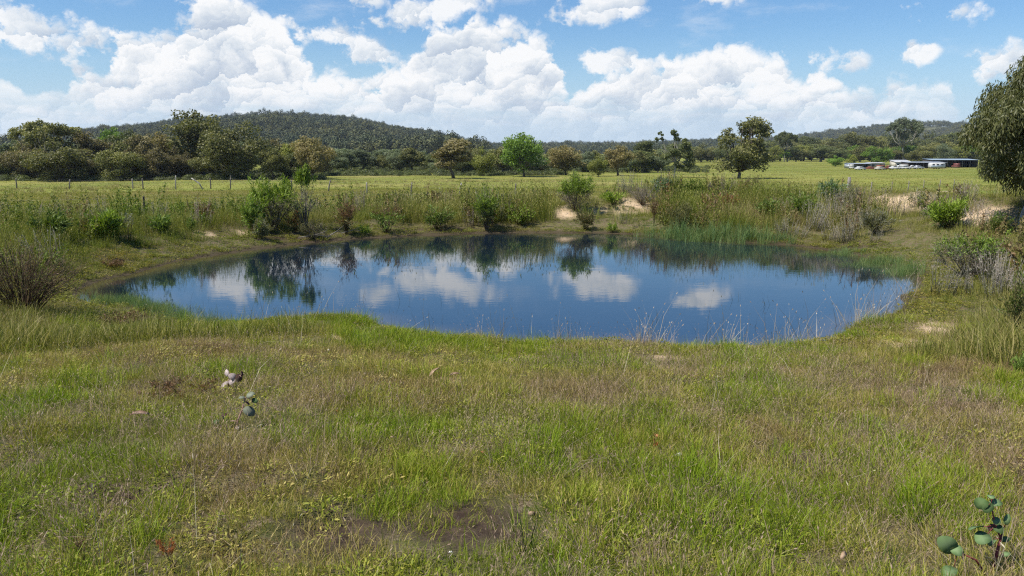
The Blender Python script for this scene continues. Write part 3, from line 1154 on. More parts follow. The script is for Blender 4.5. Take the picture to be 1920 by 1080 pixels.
# low yellow-green mat plants on the wet margin
x, y = sector(26000, 8.5, 26, R, 45)
sd = shore_dist(x, y)
wide = .55 + 1.5 * sstep(-x, 1.5, 6) + .7 * sstep(x, 3, 7)
x, y = keep(x, y, sstep(sd, .0, .2) * (1 - sstep(sd, wide * .5, wide)) * (.35 + fbm(x, y, .7, 3, 161)))
mats = [herb_clump('mat_plant', R, 60, .15, .075, .034) for _ in range(4)]
MAT_MOSS = grass_mat('margin_mat', (.205, .200, .022), (.150, .185, .016), (.26, .215, .045), (.20, .125, .055))
scatter('margin_mat_plants', 'low yellow-green plants matting the wet margin of the water', 'ground cover', mats, MAT_MOSS, grounded(x, y), R.uniform(.6, 1.3, len(x)), .26 + (fbm(x, y, .6, 3, 171) - .5) * 1.1, R, .1, .3)

# the paddock
x, y = sector(30000, 29, 95, R, 40)
x, y = keep(x, y, (.5 + .8 * fbm(x, y, .15, 3, 9)) * (1 - .95 * lookup_sand(x, y, SAND[-12:], 14)))
fld = [blade_clump('field_blades', R, 34, .75, .05, .17, .022, .8, .6) for _ in range(4)]
scatter('field_grass', 'yellow-green paddock grass beyond the dam', 'grass', fld, MAT_PADDOCK, grounded(x, y), R.uniform(.7, 1.3, len(x)), .30 + (fbm(x, y, .05, 4, 81) - .5) * 1.6 + (fbm(x, y, .4, 2, 82) - .5) * .35, R, .1, .3)
x, y = sector(26000, 90, 420, R, 37)
fld2 = [blade_clump('far_field_blades', R, 26, 2.6, .04, .16, .09, .9, .5) for _ in range(3)]
scatter('far_field_grass', 'pale grass of the distant open paddocks', 'grass', fld2, MAT_PADDOCK, grounded(x, y), R.uniform(.7, 1.3, len(x)), .44 + (fbm(x, y, .02, 4, 91) - .5) * 1.9, R, .05, .3)

# rough tussocks dotted over the paddock
x, y = sector(5200, 31, 150, R, 38)
x, y = keep(x, y, sstep(fbm(x, y, .07, 3, 181), .42, .60) * .75)
tus = [blade_clump('tussock_blades', R, 46, .34, .16, .42, .020, .5, .5, (0, 1), .03) for _ in range(4)]
scatter('paddock_tussocks', 'rough olive grass tussocks dotted over the paddock', 'grass', tus, MAT_FIELD, grounded(x, y), R.uniform(.5, 1.3, len(x)), R.uniform(.0, .9, len(x)), R, .1, .3)

# reeds standing in the water
pts, scl = [], []
for px, py, wx, wy, n, s in [(1385, 446, 125, 9, 620, .8), (1290, 442, 60, 6, 150, .6), (1480, 452, 60, 6, 200, .6), (360, 596, 70, 17, 190, .30), (300, 578, 50, 12, 150, .30), (240, 566, 60, 9, 180, .34), (1630, 497, 70, 8, 240, .38), (1690, 512, 40, 8, 160, .4), (1560, 478, 60, 5, 160, .34), (1010, 640, 30, 5, 10, .3)]:
    for _ in range(n):
        a, b = R.normal(0, .5), R.normal(0, .5)
        wx_, wy_ = on_water(px + a * wx, py + b * wy)
        if shore_dist(wx_, wy_)[0] < .4:
            pts.append((wx_, wy_, max(gz(wx_, wy_), -.12)))
            scl.append(s * R.uniform(.6, 1.3))
reed = [blade_clump('reed', R, 26, .14, .30, .75, .009, .25, .4) for _ in range(4)]
scatter('water_reeds', 'green reeds standing along the edge of the water', 'reeds', reed, MAT_REED, np.array(pts), np.array(scl), R.uniform(.0, .5, len(pts)), R, .12, .3)

# pale dead stalks along the near water's edge
pts, scl = [], []
for px0, px1, n in [(780, 1000, 9), (1030, 1100, 14), (1195, 1260, 16), (1310, 1390, 15), (1440, 1540, 22), (1580, 1720, 44), (440, 760, 10)]:
    for _ in range(n):
        px = R.uniform(px0, px1)
        i = np.argmin(np.abs(np.array([p[0] for p in SHORE[29:55]]) - px))
        x_, y_ = on_water(px, SHORE[29:55][i][1] + R.normal(-1, 5))
        pts.append((x_, y_, max(gz(x_, y_), -.05)))
        scl.append(R.uniform(.5, 1.25))
pale = [blade_clump('pale_stalk', R, 5, .10, .25, .75, .0042, .38, .25, (.2, 1), .03) for _ in range(5)]
scatter('shore_stalks', 'thin pale dead stalks leaning over the near edge of the water', 'stalks', pale, MAT_PALE, np.array(pts), np.array(scl), R.uniform(.3, .9, len(pts)), R, .2, .3)
dark = [blade_clump('dark_rush', R, 3, .12, .12, .4, .004, .3, .2) for _ in range(4)]
pts = []
for _ in range(150):
    x_, y_ = on_water(R.uniform(330, 1650), R.uniform(520, 640))
    s_ = shore_dist(x_, y_)[0]
    if -2.2 < s_ < -.05 and R.uniform() < math.exp(s_ * .8):
        pts.append((x_, y_, -.05))
MAT_DARK = grass_mat('dark_rush', (.05, .06, .02), (.03, .04, .012), (.09, .08, .035), (.06, .045, .03))
scatter('rush_stems', 'sparse dark rush stems poking out of the open water', 'rushes', dark, MAT_DARK, np.array(pts), R.uniform(.6, 1.2, len(pts)), R.uniform(.1, .8, len(pts)), R, .15, .3)

# ------------------------------------------------------------------ trees
def tree_shape(seed, style, n_leaf=7000, leaf=.036):
    """a tree of unit height: (trunk mesh, crown mesh)"""
    rng = np.random.default_rng(seed)
    tr, cr = MB(), MB()
    clumps = []

    def env(n, cz, rx, rz, r0, r1):
        for _ in range(n):
            d = rand_dir(rng, 1)[0] * rng.uniform(.35, 1) ** .6
            r = rng.uniform(r0, r1)
            clumps.append((d[0] * (rx - r * .6), d[1] * (rx - r * .6), cz + d[2] * (rz - r * .6), r))

    split = .28
    if style == 'gum':
        env(17, .58, .38, .40, .12, .19)
    elif style == 'round':
        env(22, .54, .46, .44, .14, .21)
        split = .16
    elif style == 'umbrella':
        for k in range(15):
            a = k * 2.4 + rng.uniform(-.4, .4)
            q = .46 * math.sqrt((k + .5) / 15) + rng.uniform(-.04, .04)
            clumps.append((q * math.cos(a), q * math.sin(a), .90 - .7 * q * q + rng.uniform(-.09, .03), rng.uniform(.09, .13)))
        env(7, .60, .34, .14, .08, .12)
        split = .40
    elif style == 'tall':
        env(16, .56, .25, .42, .10, .16)
        split = .35
    elif style == 'bushy':
        env(20, .46, .42, .44, .13, .20)
        split = .10
    elif style == 'sparse':
        clumps += [(-.34, 0, .90, .045), (-.42, .02, .78, .04), (-.30, .03, .80, .035), (-.02, .02, .92, .075), (.0, -.03, .84, .06), (.08, 0, .80, .04), (.24, 0, .70, .09), (.20, .05, .58, .12), (-.10, 0, .52, .10), (.05, .06, .48, .12),
                   (-.22, 0, .46, .08), (.28, -.04, .42, .12), (.12, .03, .30, .10), (.30, .02, .25, .11), (-.04, .1, .62, .06)]
        split = .36
    elif style == 'double':      # broad low mass with a taller head to one side
        env(16, .42, .42, .34, .13, .19)
        for k in range(11):
            d = rand_dir(rng, 1)[0]
            clumps.append((.14 + d[0] * .16, d[1] * .16, .76 + d[2] * .15, rng.uniform(.09, .13)))
        clumps += [(-.24, .02, .70, .08), (-.19, .0, .77, .07), (-.1, .0, .66, .1), (.34, .0, .80, .06)]
        split = .14
    heads = clumps
    if True:          # each bough breaks into smaller uneven sprays
        sub_ = []
        for (cx_, cy_, cz_, r) in clumps:
            for _ in range(5 if style == 'sparse' else 4):
                d = rand_dir(rng, 1)[0] * (1.25 if style == 'sparse' else 1)
                sub_.append((cx_ + d[0] * r * .75, cy_ + d[1] * r * .75, cz_ + d[2] * r * .62, r * rng.uniform(.42, .74)))
        heads = sub_
    lean = rng.normal(0, .03, 2)
    top = np.array([lean[0], lean[1], split])
    th = .020 if style in ('tall', 'umbrella', 'sparse') else .024
    tr.tube([(0, 0, -.03), (lean[0] * .2, lean[1] * .2, split * .4), top], [th * 1.35, th, th * .85], 7)
    for (cx_, cy_, cz_, r) in clumps:
        end = np.array([cx_, cy_, cz_ - r * .2])
        st = top * rng.uniform(.75, 1.0)
        mid = st + (end - st) * .5 + np.array([(end[0] - st[0]) * .15, (end[1] - st[1]) * .15, -.04]) + rng.normal(0, .015, 3)
        tr.tube([st, mid, end], [th * .55, th * .33, th * .12], 5)
        for _ in range(2):
            e2 = end + rand_dir(rng, 1)[0] * r * .8
            tr.tube([mid + (end - mid) * .5, (end + e2) * .5, e2], [th * .22, th * .13, th * .05], 4)
    w = np.array([c[3] ** 2 for c in heads])
    cnt = np.maximum(16, (w / w.sum() * n_leaf)).astype(int)
    for (cx_, cy_, cz_, r), n in zip(heads, cnt):
        d = rand_dir(rng, n)
        rad = r * (.5 + .62 * rng.uniform(0, 1, n) ** .45) * (1 + .25 * np.sin(d[:, 0] * 7 + cx_ * 40) * np.cos(d[:, 2] * 6 + cz_ * 50))
        p = np.array([cx_, cy_, cz_]) + d * rad[:, None] * np.array([1, 1, .82])
        nm = d * .65 + rand_dir(rng, n) * .8 + np.array([0, 0, .25])
        ax = np.cross(nm, rand_dir(rng, n)) + np.array([0, 0, -.35])
        tone = np.clip(rng.normal(.47, .2, n) + (rng.uniform() - .5) * .45 + .28 * d[:, 2], 0, 1)  # sunlight painted into the leaf tone: spray tops lighter, undersides darker
        cr.leaves(p, ax, nm, rng.uniform(.7, 1.35, n) * leaf, rng.uniform(.4, .75, n) * leaf, tone)
    P = np.concatenate(cr.v)
    hz = np.percentile(P[:, 2], 99.7)
    hx = np.percentile(np.abs(P[:, :2]), 98.5)
    for L_ in (tr.v, cr.v):
        for k in range(len(L_)):
            L_[k] = L_[k] * np.array([.5 / hx, .5 / hx, 1 / hz])      # unit height, unit width
    return tr.mesh('trunk', True), cr.mesh('crown')


LEAF = {
    'olive': leaf_mat('olive_leaves', (0.073, 0.081, 0.025), (0.160, 0.163, 0.051), (0.281, 0.263, 0.094)),
    'dark': leaf_mat('dark_leaves', (0.051, 0.066, 0.024), (0.109, 0.128, 0.045), (0.200, 0.213, 0.081)),
    'green': leaf_mat('green_leaves', (0.068, 0.128, 0.019), (0.145, 0.237, 0.032), (0.254, 0.362, 0.063)),
    'tan': leaf_mat('tan_leaves', (0.105, 0.091, 0.032), (0.237, 0.196, 0.077), (0.398, 0.326, 0.154)),
    'brown': leaf_mat('brown_leaves', (0.079, 0.068, 0.030), (0.163, 0.139, 0.057), (0.273, 0.227, 0.109)),
    'yellow': leaf_mat('yellow_green_leaves', (0.094, 0.112, 0.022), (0.208, 0.227, 0.043), (0.345, 0.345, 0.081)),
    'grey': leaf_mat('grey_green_leaves', (0.077, 0.094, 0.047), (0.152, 0.182, 0.094), (0.254, 0.281, 0.163)),
}
BARK_DARK = bark_mat('dark_bark', (.05, .04, .032), (.13, .11, .09))
BARK_PALE = bark_mat('pale_bark', (.20, .18, .155), (.42, .39, .34))

SHAPE = {}
for i, st in enumerate(['gum', 'gum', 'gum', 'round', 'round', 'umbrella', 'tall', 'tall', 'bushy', 'bushy', 'sparse', 'double']):
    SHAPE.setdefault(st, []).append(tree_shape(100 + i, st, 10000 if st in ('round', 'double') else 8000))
trng = random.Random(21)


def tree(name, label, group, px, top, wpx, dist, style, tone, bark=None, rz=None):
    x, y, z = spot(px, dist)
    h = height_at(px, top, dist) - z
    w = wpx / FPX * dist
    w = min(max(w, .4 * h), 1.5 * h)
    root = empty(name, (x, y, z), trng.uniform(0, 6.28) if rz is None else rz, (w, w, h))
    tag(root, label, 'tree', group)
    t, c = trng.choice(SHAPE[style])
    linked_part('trunk', t, bark or BARK_DARK, root)
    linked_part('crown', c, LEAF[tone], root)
    return root


GL = 'trees of the left treeline'
# (pixel column, top row, width, distance, style, tone, label)
hero = [
    (88, 232, 100, 175, 'umbrella', 'olive', 'tall flat-topped gum with bare pale limbs rising over the left treeline'),
    (106, 268, 100, 158, 'bushy', 'olive', 'broad olive tree in front of the flat-topped gum at far left'),
    (46, 272, 70, 164, 'bushy', 'brown', 'brownish bushy tree near the left edge of the treeline'),
    (166, 254, 70, 176, 'gum', 'brown', 'brown-olive tree just right of the flat-topped gum'),
    (202, 246, 52, 190, 'round', 'green', 'fresh green rounded crown standing out in the left treeline'),
    (236, 250, 60, 186, 'gum', 'dark', 'dark tree beside the fresh green crown in the left treeline'),
    (224, 274, 74, 160, 'bushy', 'olive', 'low broad olive tree below the fresh green crown'),
    (268, 260, 60, 170, 'bushy', 'brown', 'rusty brown dense tree in the middle of the left treeline'),
    (300, 254, 62, 184, 'round', 'tan', 'tan-topped tree left of the tallest tree in the treeline'),
    (376, 213, 100, 180, 'gum', 'olive', 'tallest dark olive gum of the left treeline'),
    (432, 236, 104, 162, 'round', 'olive', 'large olive tree with pale trunk right of the tallest gum'),
    (587, 262, 64, 158, 'round', 'tan', 'rounded tree with buff flowering top at the right end of the left treeline'),
    (548, 272, 50, 172, 'gum', 'yellow', 'small yellow-green tree beside the buff-topped round tree'),
    (850, 261, 66, 165, 'tall', 'brown', 'tall dark brown-green tree standing at the foot of the hill slope'),
    (905, 278, 50, 185, 'bushy', 'yellow', 'low yellow-green tree between the tall brown tree and the bright round tree'),
    (942, 272, 50, 195, 'gum', 'olive', 'open-branched tree just left of the bright green round tree'),
    (983, 251, 80, 176, 'round', 'green', 'bright green dense round tree in the middle of the picture'),
    (1062, 274, 66, 190, 'round', 'tan', 'buff-brown rounded tree right of the bright green tree'),
    (1122, 291, 34, 175, 'bushy', 'yellow', 'small yellow-green tree behind the big round bush'),
    (1160, 274, 52, 185, 'gum', 'tan', 'tan spreading tree with a visible forked trunk in the open paddock'),
    (1210, 264, 36, 235, 'tall', 'dark', 'dark narrow tree left of the gum with bare top branches'),
    (1266, 245, 66, 178, 'sparse', 'dark', 'gum with bare top branches and scattered tufts of leaves'),
    (1388, 221, 102, 172, 'double', 'olive', 'large lone two-headed gum with olive foliage standing in the open paddock'),
    (1472, 247, 36, 430, 'umbrella', 'dark', 'small umbrella-shaped tree above the right wood, left end'),
    (1694, 221, 56, 420, 'umbrella', 'grey', 'tall emergent gum towering over the wood behind the farmyard'),
    (1650, 275, 62, 335, 'round', 'green', 'rounded green tree directly behind the scrapped cars'),
    (1568, 292, 44, 310, 'bushy', 'green', 'dark green leafy thicket at the left end of the farmyard'),
    (1598, 290, 18, 318, 'bushy', 'yellow', 'small bright yellow-green tree in the farmyard beside the thicket'),
    (1770, 269, 34, 345, 'round', 'grey', 'pale grey-green round tree behind the long open shed'),
    (1724, 276, 40, 345, 'bushy', 'olive', 'olive bushy tree left of the pale round tree behind the sheds'),
]
for px, top, w, d, st, tone, lab in hero:
    if px < 640:
        top, w = top - 5, w * 1.08
    tree('gum_tree', lab, GL if px < 640 else None, px, top, w, d, st, tone, BARK_PALE if st in ('umbrella', 'sparse') or px in (432,) else None, rz=0.0 if st in ('sparse', 'double') else None)

WORD = {'olive': 'olive', 'dark': 'dark green', 'brown': 'brownish', 'grey': 'grey-green', 'yellow': 'yellow-green', 'green': 'fresh green', 'tan': 'buff'}
SHP = {'gum': 'spreading', 'bushy': 'bushy', 'tall': 'slender', 'round': 'rounded'}


def row(n, x0, dx, jx, top, jt, w, d, styles, tones, where, lift=None):
    for k in range(n):
        px = x0 + k * dx + trng.uniform(-jx, jx)
        st, tn = trng.choice(styles), trng.choice(tones)
        tp = top + trng.uniform(-jt, jt) + (lift(px) if lift else 0)
        tree('gum_tree', '%s %s tree %s' % (WORD[tn], SHP[st], where), 'trees ' + where, px, tp, trng.uniform(*w), trng.uniform(*d), st, tn, BARK_PALE if trng.random() < .3 else BARK_DARK)


row(34, -80, 20.5, 8, 268, 11, (52, 80), (186, 215), ['gum', 'bushy', 'tall', 'round'], ['olive', 'dark', 'brown', 'dark', 'olive', 'grey'], 'in the back row of the left treeline')
row(18, -40, 36, 12, 284, 9, (44, 66), (160, 172), ['bushy', 'gum'], ['olive', 'dark', 'grey', 'brown'], 'along the front of the left treeline')
row(44, 590, 6.6, 5, 286, 9, (26, 46), (205, 300), ['tall', 'gum', 'bushy'], ['grey', 'dark', 'olive', 'grey'], 'in the open wood at the foot of the hill')
row(40, 850, 10, 6, 286, 7, (32, 52), (205, 270), ['gum', 'bushy', 'bushy', 'tall'], ['dark', 'dark', 'olive', 'grey'], 'in the wood behind the middle paddock')
row(22, 1235, 10, 6, 276, 6, (32, 50), (390, 460), ['gum', 'bushy', 'tall'], ['dark', 'dark', 'olive'], 'in the dark wood behind the lone gum')
row(44, 1440, 9.5, 7, 262, 8, (38, 60), (500, 560), ['gum', 'round', 'bushy'], ['dark', 'olive', 'dark', 'olive'], 'at the back of the farmyard wood', lambda p: -6 if p > 1560 else 0)
row(34, 1440, 12, 7, 276, 7, (36, 56), (420, 470), ['gum', 'round', 'bushy'], ['dark', 'olive', 'yellow', 'green', 'dark'], 'along the front of the farmyard wood')

# low scrub along the foot of the treeline
srng = np.random.default_rng(77)
scrub_shapes = []
for k in range(4):
    mb = MB()
    n = 260
    d = rand_dir(srng, n)
    d[:, 2] = np.abs(d[:, 2])
    p = d * np.array([1.0, 1.0, .75]) * srng.uniform(.6, 1, (n, 1))
    mb.leaves(p, np.cross(d, rand_dir(srng, n)), d + rand_dir(srng, n) * .7, srng.uniform(.12, .26, n), srng.uniform(.07, .14, n), srng.uniform(0, 1, n))
    scrub_shapes.append(mb.mesh('scrub'))
MAT_SCRUB = leaf_mat('scrub_leaves', (.045, .058, .018), (.085, .105, .030), (.14, .15, .05), vary=.4)
pts, scl = [], []
for _ in range(3400):
    px = srng.uniform(-80, 1330)
    d = srng.uniform(158, 230) if px < 600 else srng.uniform(185, 300)
    if px > 1060 and (d < 215 or srng.uniform() < .5):
        continue
    x_, y_, z_ = spot(px, d)
    pts.append((x_, y_, z_ - .1))
    scl.append(srng.uniform(.6, 1.7))
scatter('treeline_scrub', 'low grey-green scrub along the foot of the treeline', 'scrub', scrub_shapes, MAT_SCRUB, np.array(pts), np.array(scl), .5, srng, .1, .3)

# ------------------------------------------------------------------ wooded hills
HILL_L = [(-420, 276), (-200, 268), (-60, 262), (40, 263), (120, 258), (160, 250), (200, 243), (300, 231), (350, 226), (420, 219), (480, 216), (540, 213), (590, 215), (640, 219), (690, 226), (740, 238), (790, 247), (830, 256), (870, 268), (920, 279), (1000, 284)]
HILL_R = [(780, 281), (870, 275), (960, 271), (1100, 271), (1200, 270), (1260, 267), (1300, 264), (1400, 262), (1480, 259), (1540, 252), (1600, 245), (1650, 240), (1700, 237), (1800, 238), (1900, 240), (2050, 244), (2250, 250)]
hl = ridge('hill', HILL_L, 620, 1700, 2300, -5.0, 3, 11.0)
hr = ridge('hill', HILL_R, 1150, 2500, 3200, -5.0, 6, 6.0)
forest_shapes = []
for k in range(5):
    mb = MB()
    n = 300
    cs = srng.normal(0, .24, (4, 3)) * np.array([1, 1, .55]) + np.array([0, 0, .66])
    ci = srng.integers(0, 4, n)
    d = rand_dir(srng, n)
    p = cs[ci] + d * srng.uniform(.16, .30, (n, 1))
    mb.leaves(p, np.cross(d, rand_dir(srng, n)), d + rand_dir(srng, n) * .6 + np.array([0, 0, .2]), srng.uniform(.07, .14, n), srng.uniform(.05, .09, n), srng.uniform(0, 1, n))
    mb.tube([(0, 0, -.1), (0.02, 0, .35), (0, 0.02, .7)], [.028, .02, .01], 4)
    forest_shapes.append(mb.mesh('hill_tree'))
m, N = new_mat('hill_forest_leaves')
pos = N.new('ShaderNodeNewGeometry').outputs['Position']
tone = attr(N, 'tone').outputs['Fac']
rnd = N.new('ShaderNodeObjectInfo').outputs['Random']
pat = N.noise(pos, .0065, 5, .6)
ca = N.ramp(tone, [(0.0, (.040, .054, .030)), (.5, (.076, .094, .050)), (1.0, (.12, .14, .08))])
cb = N.ramp(tone, [(0.0, (.060, .062, .024)), (.5, (.110, .112, .042)), (1.0, (.16, .155, .07))])
c = N.mix(N.smooth(N.m('MULTIPLY_ADD', rnd, .25, pat), .52, .80), ca, cb)
c = N.v('SCALE', c, N.m('MULTIPLY_ADD', rnd, .4, .72))
MAT_FOREST = finish(m, N, principled(N, c, .85, .05))
for (X, Y, Z), n, smin, smax, nm, lab in ((hl, 21000, 4.5, 15, 'hill_forest', 'grey-green eucalypt forest covering the hill'), (hr, 13000, 6, 15, 'ridge_forest', 'dark forest along the low far ridge')):
    ns, nc = X.shape
    a = srng.uniform(0, (ns - 1) * .82, n * 2)
    b = srng.uniform(0, nc - 1.001, n * 2)
    i, k = a.astype(int), b.astype(int)
    fa, fb = a - i, b - k

    def bil(M):
        return (M[i, k] * (1 - fb) + M[i, k + 1] * fb) * (1 - fa) + (M[i + 1, k] * (1 - fb) + M[i + 1, k + 1] * fb) * fa
    P = np.column_stack([bil(X), bil(Y), bil(Z)])
    clear = fbm(P[:, 0], P[:, 1], .006, 4, 66)
    ok = (srng.uniform(0, 1, len(P)) < 1 - .85 * sstep(clear, .53, .62)) & (P[:, 2] > -4.9)
    P = P[ok][:n]
    scatter(nm, lab, 'forest', forest_shapes, MAT_FOREST, P, srng.uniform(smin, smax, len(P)) * (.55 + .9 * fbm(P[:, 0], P[:, 1], .012, 3, 201)), .5, srng, .05, .2)

# ------------------------------------------------------------------ shrubs and weeds round the water
STEM_GREY = bark_mat('grey_twigs', (.13, .11, .095), (.26, .23, .20), 12)
STEM_BROWN = bark_mat('brown_twigs', (.060, .040, .026), (.14, .095, .06), 12)
FOL = {
    'bright': leaf_mat('bright_shrub_leaves', (0.112, 0.173, 0.018), (0.203, 0.292, 0.027), (0.315, 0.405, 0.060)),
    'green': leaf_mat('green_shrub_leaves', (0.075, 0.120, 0.021), (0.143, 0.210, 0.036), (0.240, 0.300, 0.075)),
    'olive': leaf_mat('olive_shrub_leaves', (0.068, 0.072, 0.021), (0.135, 0.135, 0.042), (0.225, 0.210, 0.083)),
    'grey': leaf_mat('grey_shrub_leaves', (0.128, 0.135, 0.083), (0.225, 0.232, 0.150), (0.345, 0.345, 0.240)),
    'rust': leaf_mat('rust_shrub_leaves', (0.195, 0.068, 0.022), (0.360, 0.128, 0.042), (0.495, 0.210, 0.075)),
    'brown': leaf_mat('brown_weed_heads', (0.075, 0.042, 0.021), (0.158, 0.087, 0.039), (0.255, 0.150, 0.075)),
    'purple': leaf_mat('dead_shrub_leaves', (0.128, 0.098, 0.078), (0.225, 0.180, 0.150), (0.330, 0.270, 0.225)),
    'blue': leaf_mat('blue_green_leaves', (0.075, 0.128, 0.068), (0.143, 0.217, 0.120), (0.240, 0.300, 0.195)),
}


def shrub(label, px, base_py, top_py, wpx, layers, stems=26, stem_mat=None, upright=.5, cat='shrub', name='shrub', dist=None, seed=None, group=None):
    """layers: (leaf colour, count, leaf length m, lowest and highest share of the height)"""
    if dist is None:
        x, y, z = hit(px, base_py)
    else:
        x, y, z = spot(px, dist)
    dd = math.hypot(x, y)
    h = max(.1, height_at(px, top_py, y) - z)
    w = wpx / FPX * dd
    rng = np.random.default_rng(seed if seed is not None else int(px * 7 + top_py))
    root = tag(empty(name, (x, y, z - .02)), label, cat, group)
    sm = MB()
    paths = []
    for k in range(stems):
        a = rng.uniform(0, 6.283)
        q = math.sqrt(rng.uniform(0, 1))
        topz = h * (1 - .30 * q * q) * rng.uniform(.5, 1.04)
        e = np.array([math.cos(a) * q * w * .5, math.sin(a) * q * w * .5, topz])
        b = np.array([math.cos(a), math.sin(a), 0]) * w * .06 * rng.uniform(0, 1)
        m1 = b + (e - b) * .45 + np.array([(e[0] - b[0]) * (.12 - .3 * upright), (e[1] - b[1]) * (.12 - .3 * upright), h * .05]) + rng.normal(0, .02 * h, 3)
        m2 = m1 + (e - m1) * .55 + rng.normal(0, .02 * h, 3)
        r = .0042 * h + .0018
        sm.tube([b, m1, m2, e], [r, r * .65, r * .4, r * .15], 4, rng.uniform(0, 1))
        paths.append((b, m1, m2, e))
        for _ in range(3):
            s0 = m1 + (m2 - m1) * rng.uniform(-.3, 1)
            s1 = s0 + (e - m1) * rng.uniform(.25, .6) + rng.normal(0, .09 * h, 3)
            sm.tube([s0, (s0 + s1) / 2 + rng.normal(0, .012 * h, 3), s1], [r * .4, r * .28, r * .1], 3, rng.uniform(0, 1))
            paths.append((s0, s0 + (s1 - s0) * .4, s0 + (s1 - s0) * .75, s1))
    sm.build('stems', stem_mat or STEM_BROWN, root)
    P = np.array(paths)
    for tone, cnt, L, z0, z1 in layers:
        cnt, L = int(cnt * 1.35), L * 1.15
        fol = MB()
        got = 0
        tries = 0
        while got < cnt and tries < 14:
            tries += 1
            n = cnt * 2
            i = rng.integers(0, len(P), n)
            t = rng.uniform(.15, 1.03, n)
            seg = np.minimum((t * 3).astype(int), 2)
            f_ = t * 3 - seg
            p = P[i, seg] * (1 - f_)[:, None] + P[i, seg + 1] * f_[:, None]
            d = P[i, seg + 1] - P[i, seg]
            d /= np.linalg.norm(d, axis=1, keepdims=True) + 1e-9
            p = p + rng.normal(0, .014 * (h + w) * .5 + L * .22, (n, 3))
            okz = (p[:, 2] > z0 * h + rng.normal(0, .06 * h, n)) & (p[:, 2] < z1 * h * rng.uniform(.9, 1.1, n)) & (p[:, 2] > .01)
            p, d = p[okz][:cnt - got], d[okz][:cnt - got]
            if len(p) == 0:
                continue
            ax = d * (.5 + upright) + rand_dir(rng, len(p)) * .75
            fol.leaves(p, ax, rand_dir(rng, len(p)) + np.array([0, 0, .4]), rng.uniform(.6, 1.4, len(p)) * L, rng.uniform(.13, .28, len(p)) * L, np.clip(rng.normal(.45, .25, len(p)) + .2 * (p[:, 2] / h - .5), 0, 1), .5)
            got += len(p)
        if got:
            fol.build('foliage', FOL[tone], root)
    return root


GS = 'shrubs round the dam'
shrub('feathery green-topped wattle bush with grey stems on the far bank', 515, 428, 324, 84, [('bright', 1700, .10, .55, 1.05), ('purple', 500, .07, .25, .6), ('olive', 500, .08, .05, .4)], 34, STEM_GREY)
shrub('thin flat-topped bush with bare grey branches and a bright green cap', 573, 430, 317, 58, [('bright', 900, .09, .84, 1.06), ('grey', 500, .06, .3, .82)], 30, STEM_GREY, .7)
shrub('green bushy shrub at the left foot of the feathery wattle', 478, 436, 362, 46, [('green', 1000, .09, .2, 1), ('bright', 400, .09, .6, 1)], 20, None)
shrub('dark grey-green shrub by the water below the feathery wattle', 490, 448, 402, 40, [('olive', 700, .06, .05, 1), ('grey', 300, .06, .2, 1)], 22, STEM_GREY)
shrub('rusty orange dead shrub beneath the flat-topped bush', 556, 436, 388, 44, [('rust', 260, .05, .4, 1), ('olive', 500, .06, .1, .9)], 18, STEM_BROWN)
shrub('clump of dark brown dock stalks with seed heads by the water', 650, 440, 356, 44, [('brown', 1300, .055, .2, 1.05), ('olive', 300, .09, .0, .4)], 24, STEM_BROWN, 1.0, 'weeds', 'dock_weeds')
shrub('thin brown weed stalks right of the dark dock clump', 725, 438, 362, 74, [('brown', 420, .045, .45, 1.05), ('green', 400, .09, .0, .5)], 20, STEM_BROWN, 1.0, 'weeds', 'dock_weeds')
shrub('round bright green leafy plant at the water below the dock stalks', 682, 440, 418, 32, [('bright', 500, .05, .05, 1)], 16)
shrub('pointed fresh green shrub with a dark base at the water in the middle', 912, 432, 338, 62, [('bright', 1100, .085, .42, 1.05), ('green', 800, .08, .1, .6), ('olive', 500, .07, .0, .3)], 30, STEM_GREY, .6)
shrub('big round bush with green top and grey-purple dead inner branches', 1080, 396, 320, 84, [('bright', 2300, .085, .52, 1.05), ('green', 600, .08, .4, .9), ('purple', 900, .055, .18, .55)], 46, STEM_GREY, .3)
shrub('sparse grey leafless shrub left of the big round bush', 992, 392, 344, 54, [('purple', 300, .05, .3, 1)], 34, STEM_GREY, .3)
shrub('grey twiggy mound right of the big round bush', 1205, 384, 332, 74, [('purple', 420, .05, .2, 1)], 60, STEM_GREY, .2)
shrub('dark olive dense low shrub beside the reeds', 1282, 428, 374, 82, [('olive', 2400, .055, .05, 1.0)], 34, STEM_BROWN, .2)
shrub('tall narrow brown weed left of the dark olive shrub', 1226, 424, 358, 14, [('brown', 420, .045, .3, 1.05)], 8, STEM_BROWN, 1.0, 'weeds', 'dock_weeds')
shrub('rust-red dock weeds standing over the dark olive shrub', 1332, 400, 354, 40, [('rust', 620, .05, .3, 1.05)], 26, STEM_BROWN, .9, 'weeds', 'dock_weeds')
shrub('second rust-red dock clump, nearer the grey twigs', 1366, 402, 350, 38, [('rust', 420, .05, .35, 1.05), ('brown', 300, .05, .3, 1.05)], 22, STEM_BROWN, .9, 'weeds', 'dock_weeds')
shrub('olive-brown shrub in front of the large lone gum', 1405, 366, 320, 50, [('olive', 900, .08, .15, 1.0), ('tan' if False else 'purple', 300, .06, .1, .7)], 26, STEM_BROWN, .4)
shrub('leafy green plant cluster between the round bush and the lone gum', 1240, 362, 324, 50, [('blue', 700, .14, .1, 1.0)], 18, None, .2)
shrub('fresh green bush behind the grey twiggy mound', 1292, 372, 334, 52, [('green', 1200, .09, .1, 1.0)], 26, None, .6)
shrub('grey broom-like bush in the middle of the far bank', 1338, 372, 334, 46, [('purple', 400, .07, .2, 1.0)], 44, STEM_GREY, .7)
shrub('low bright green shrub left of the grey twiggy mound', 1150, 386, 352, 60, [('bright', 800, .09, .1, 1.0)], 26, None, .7)
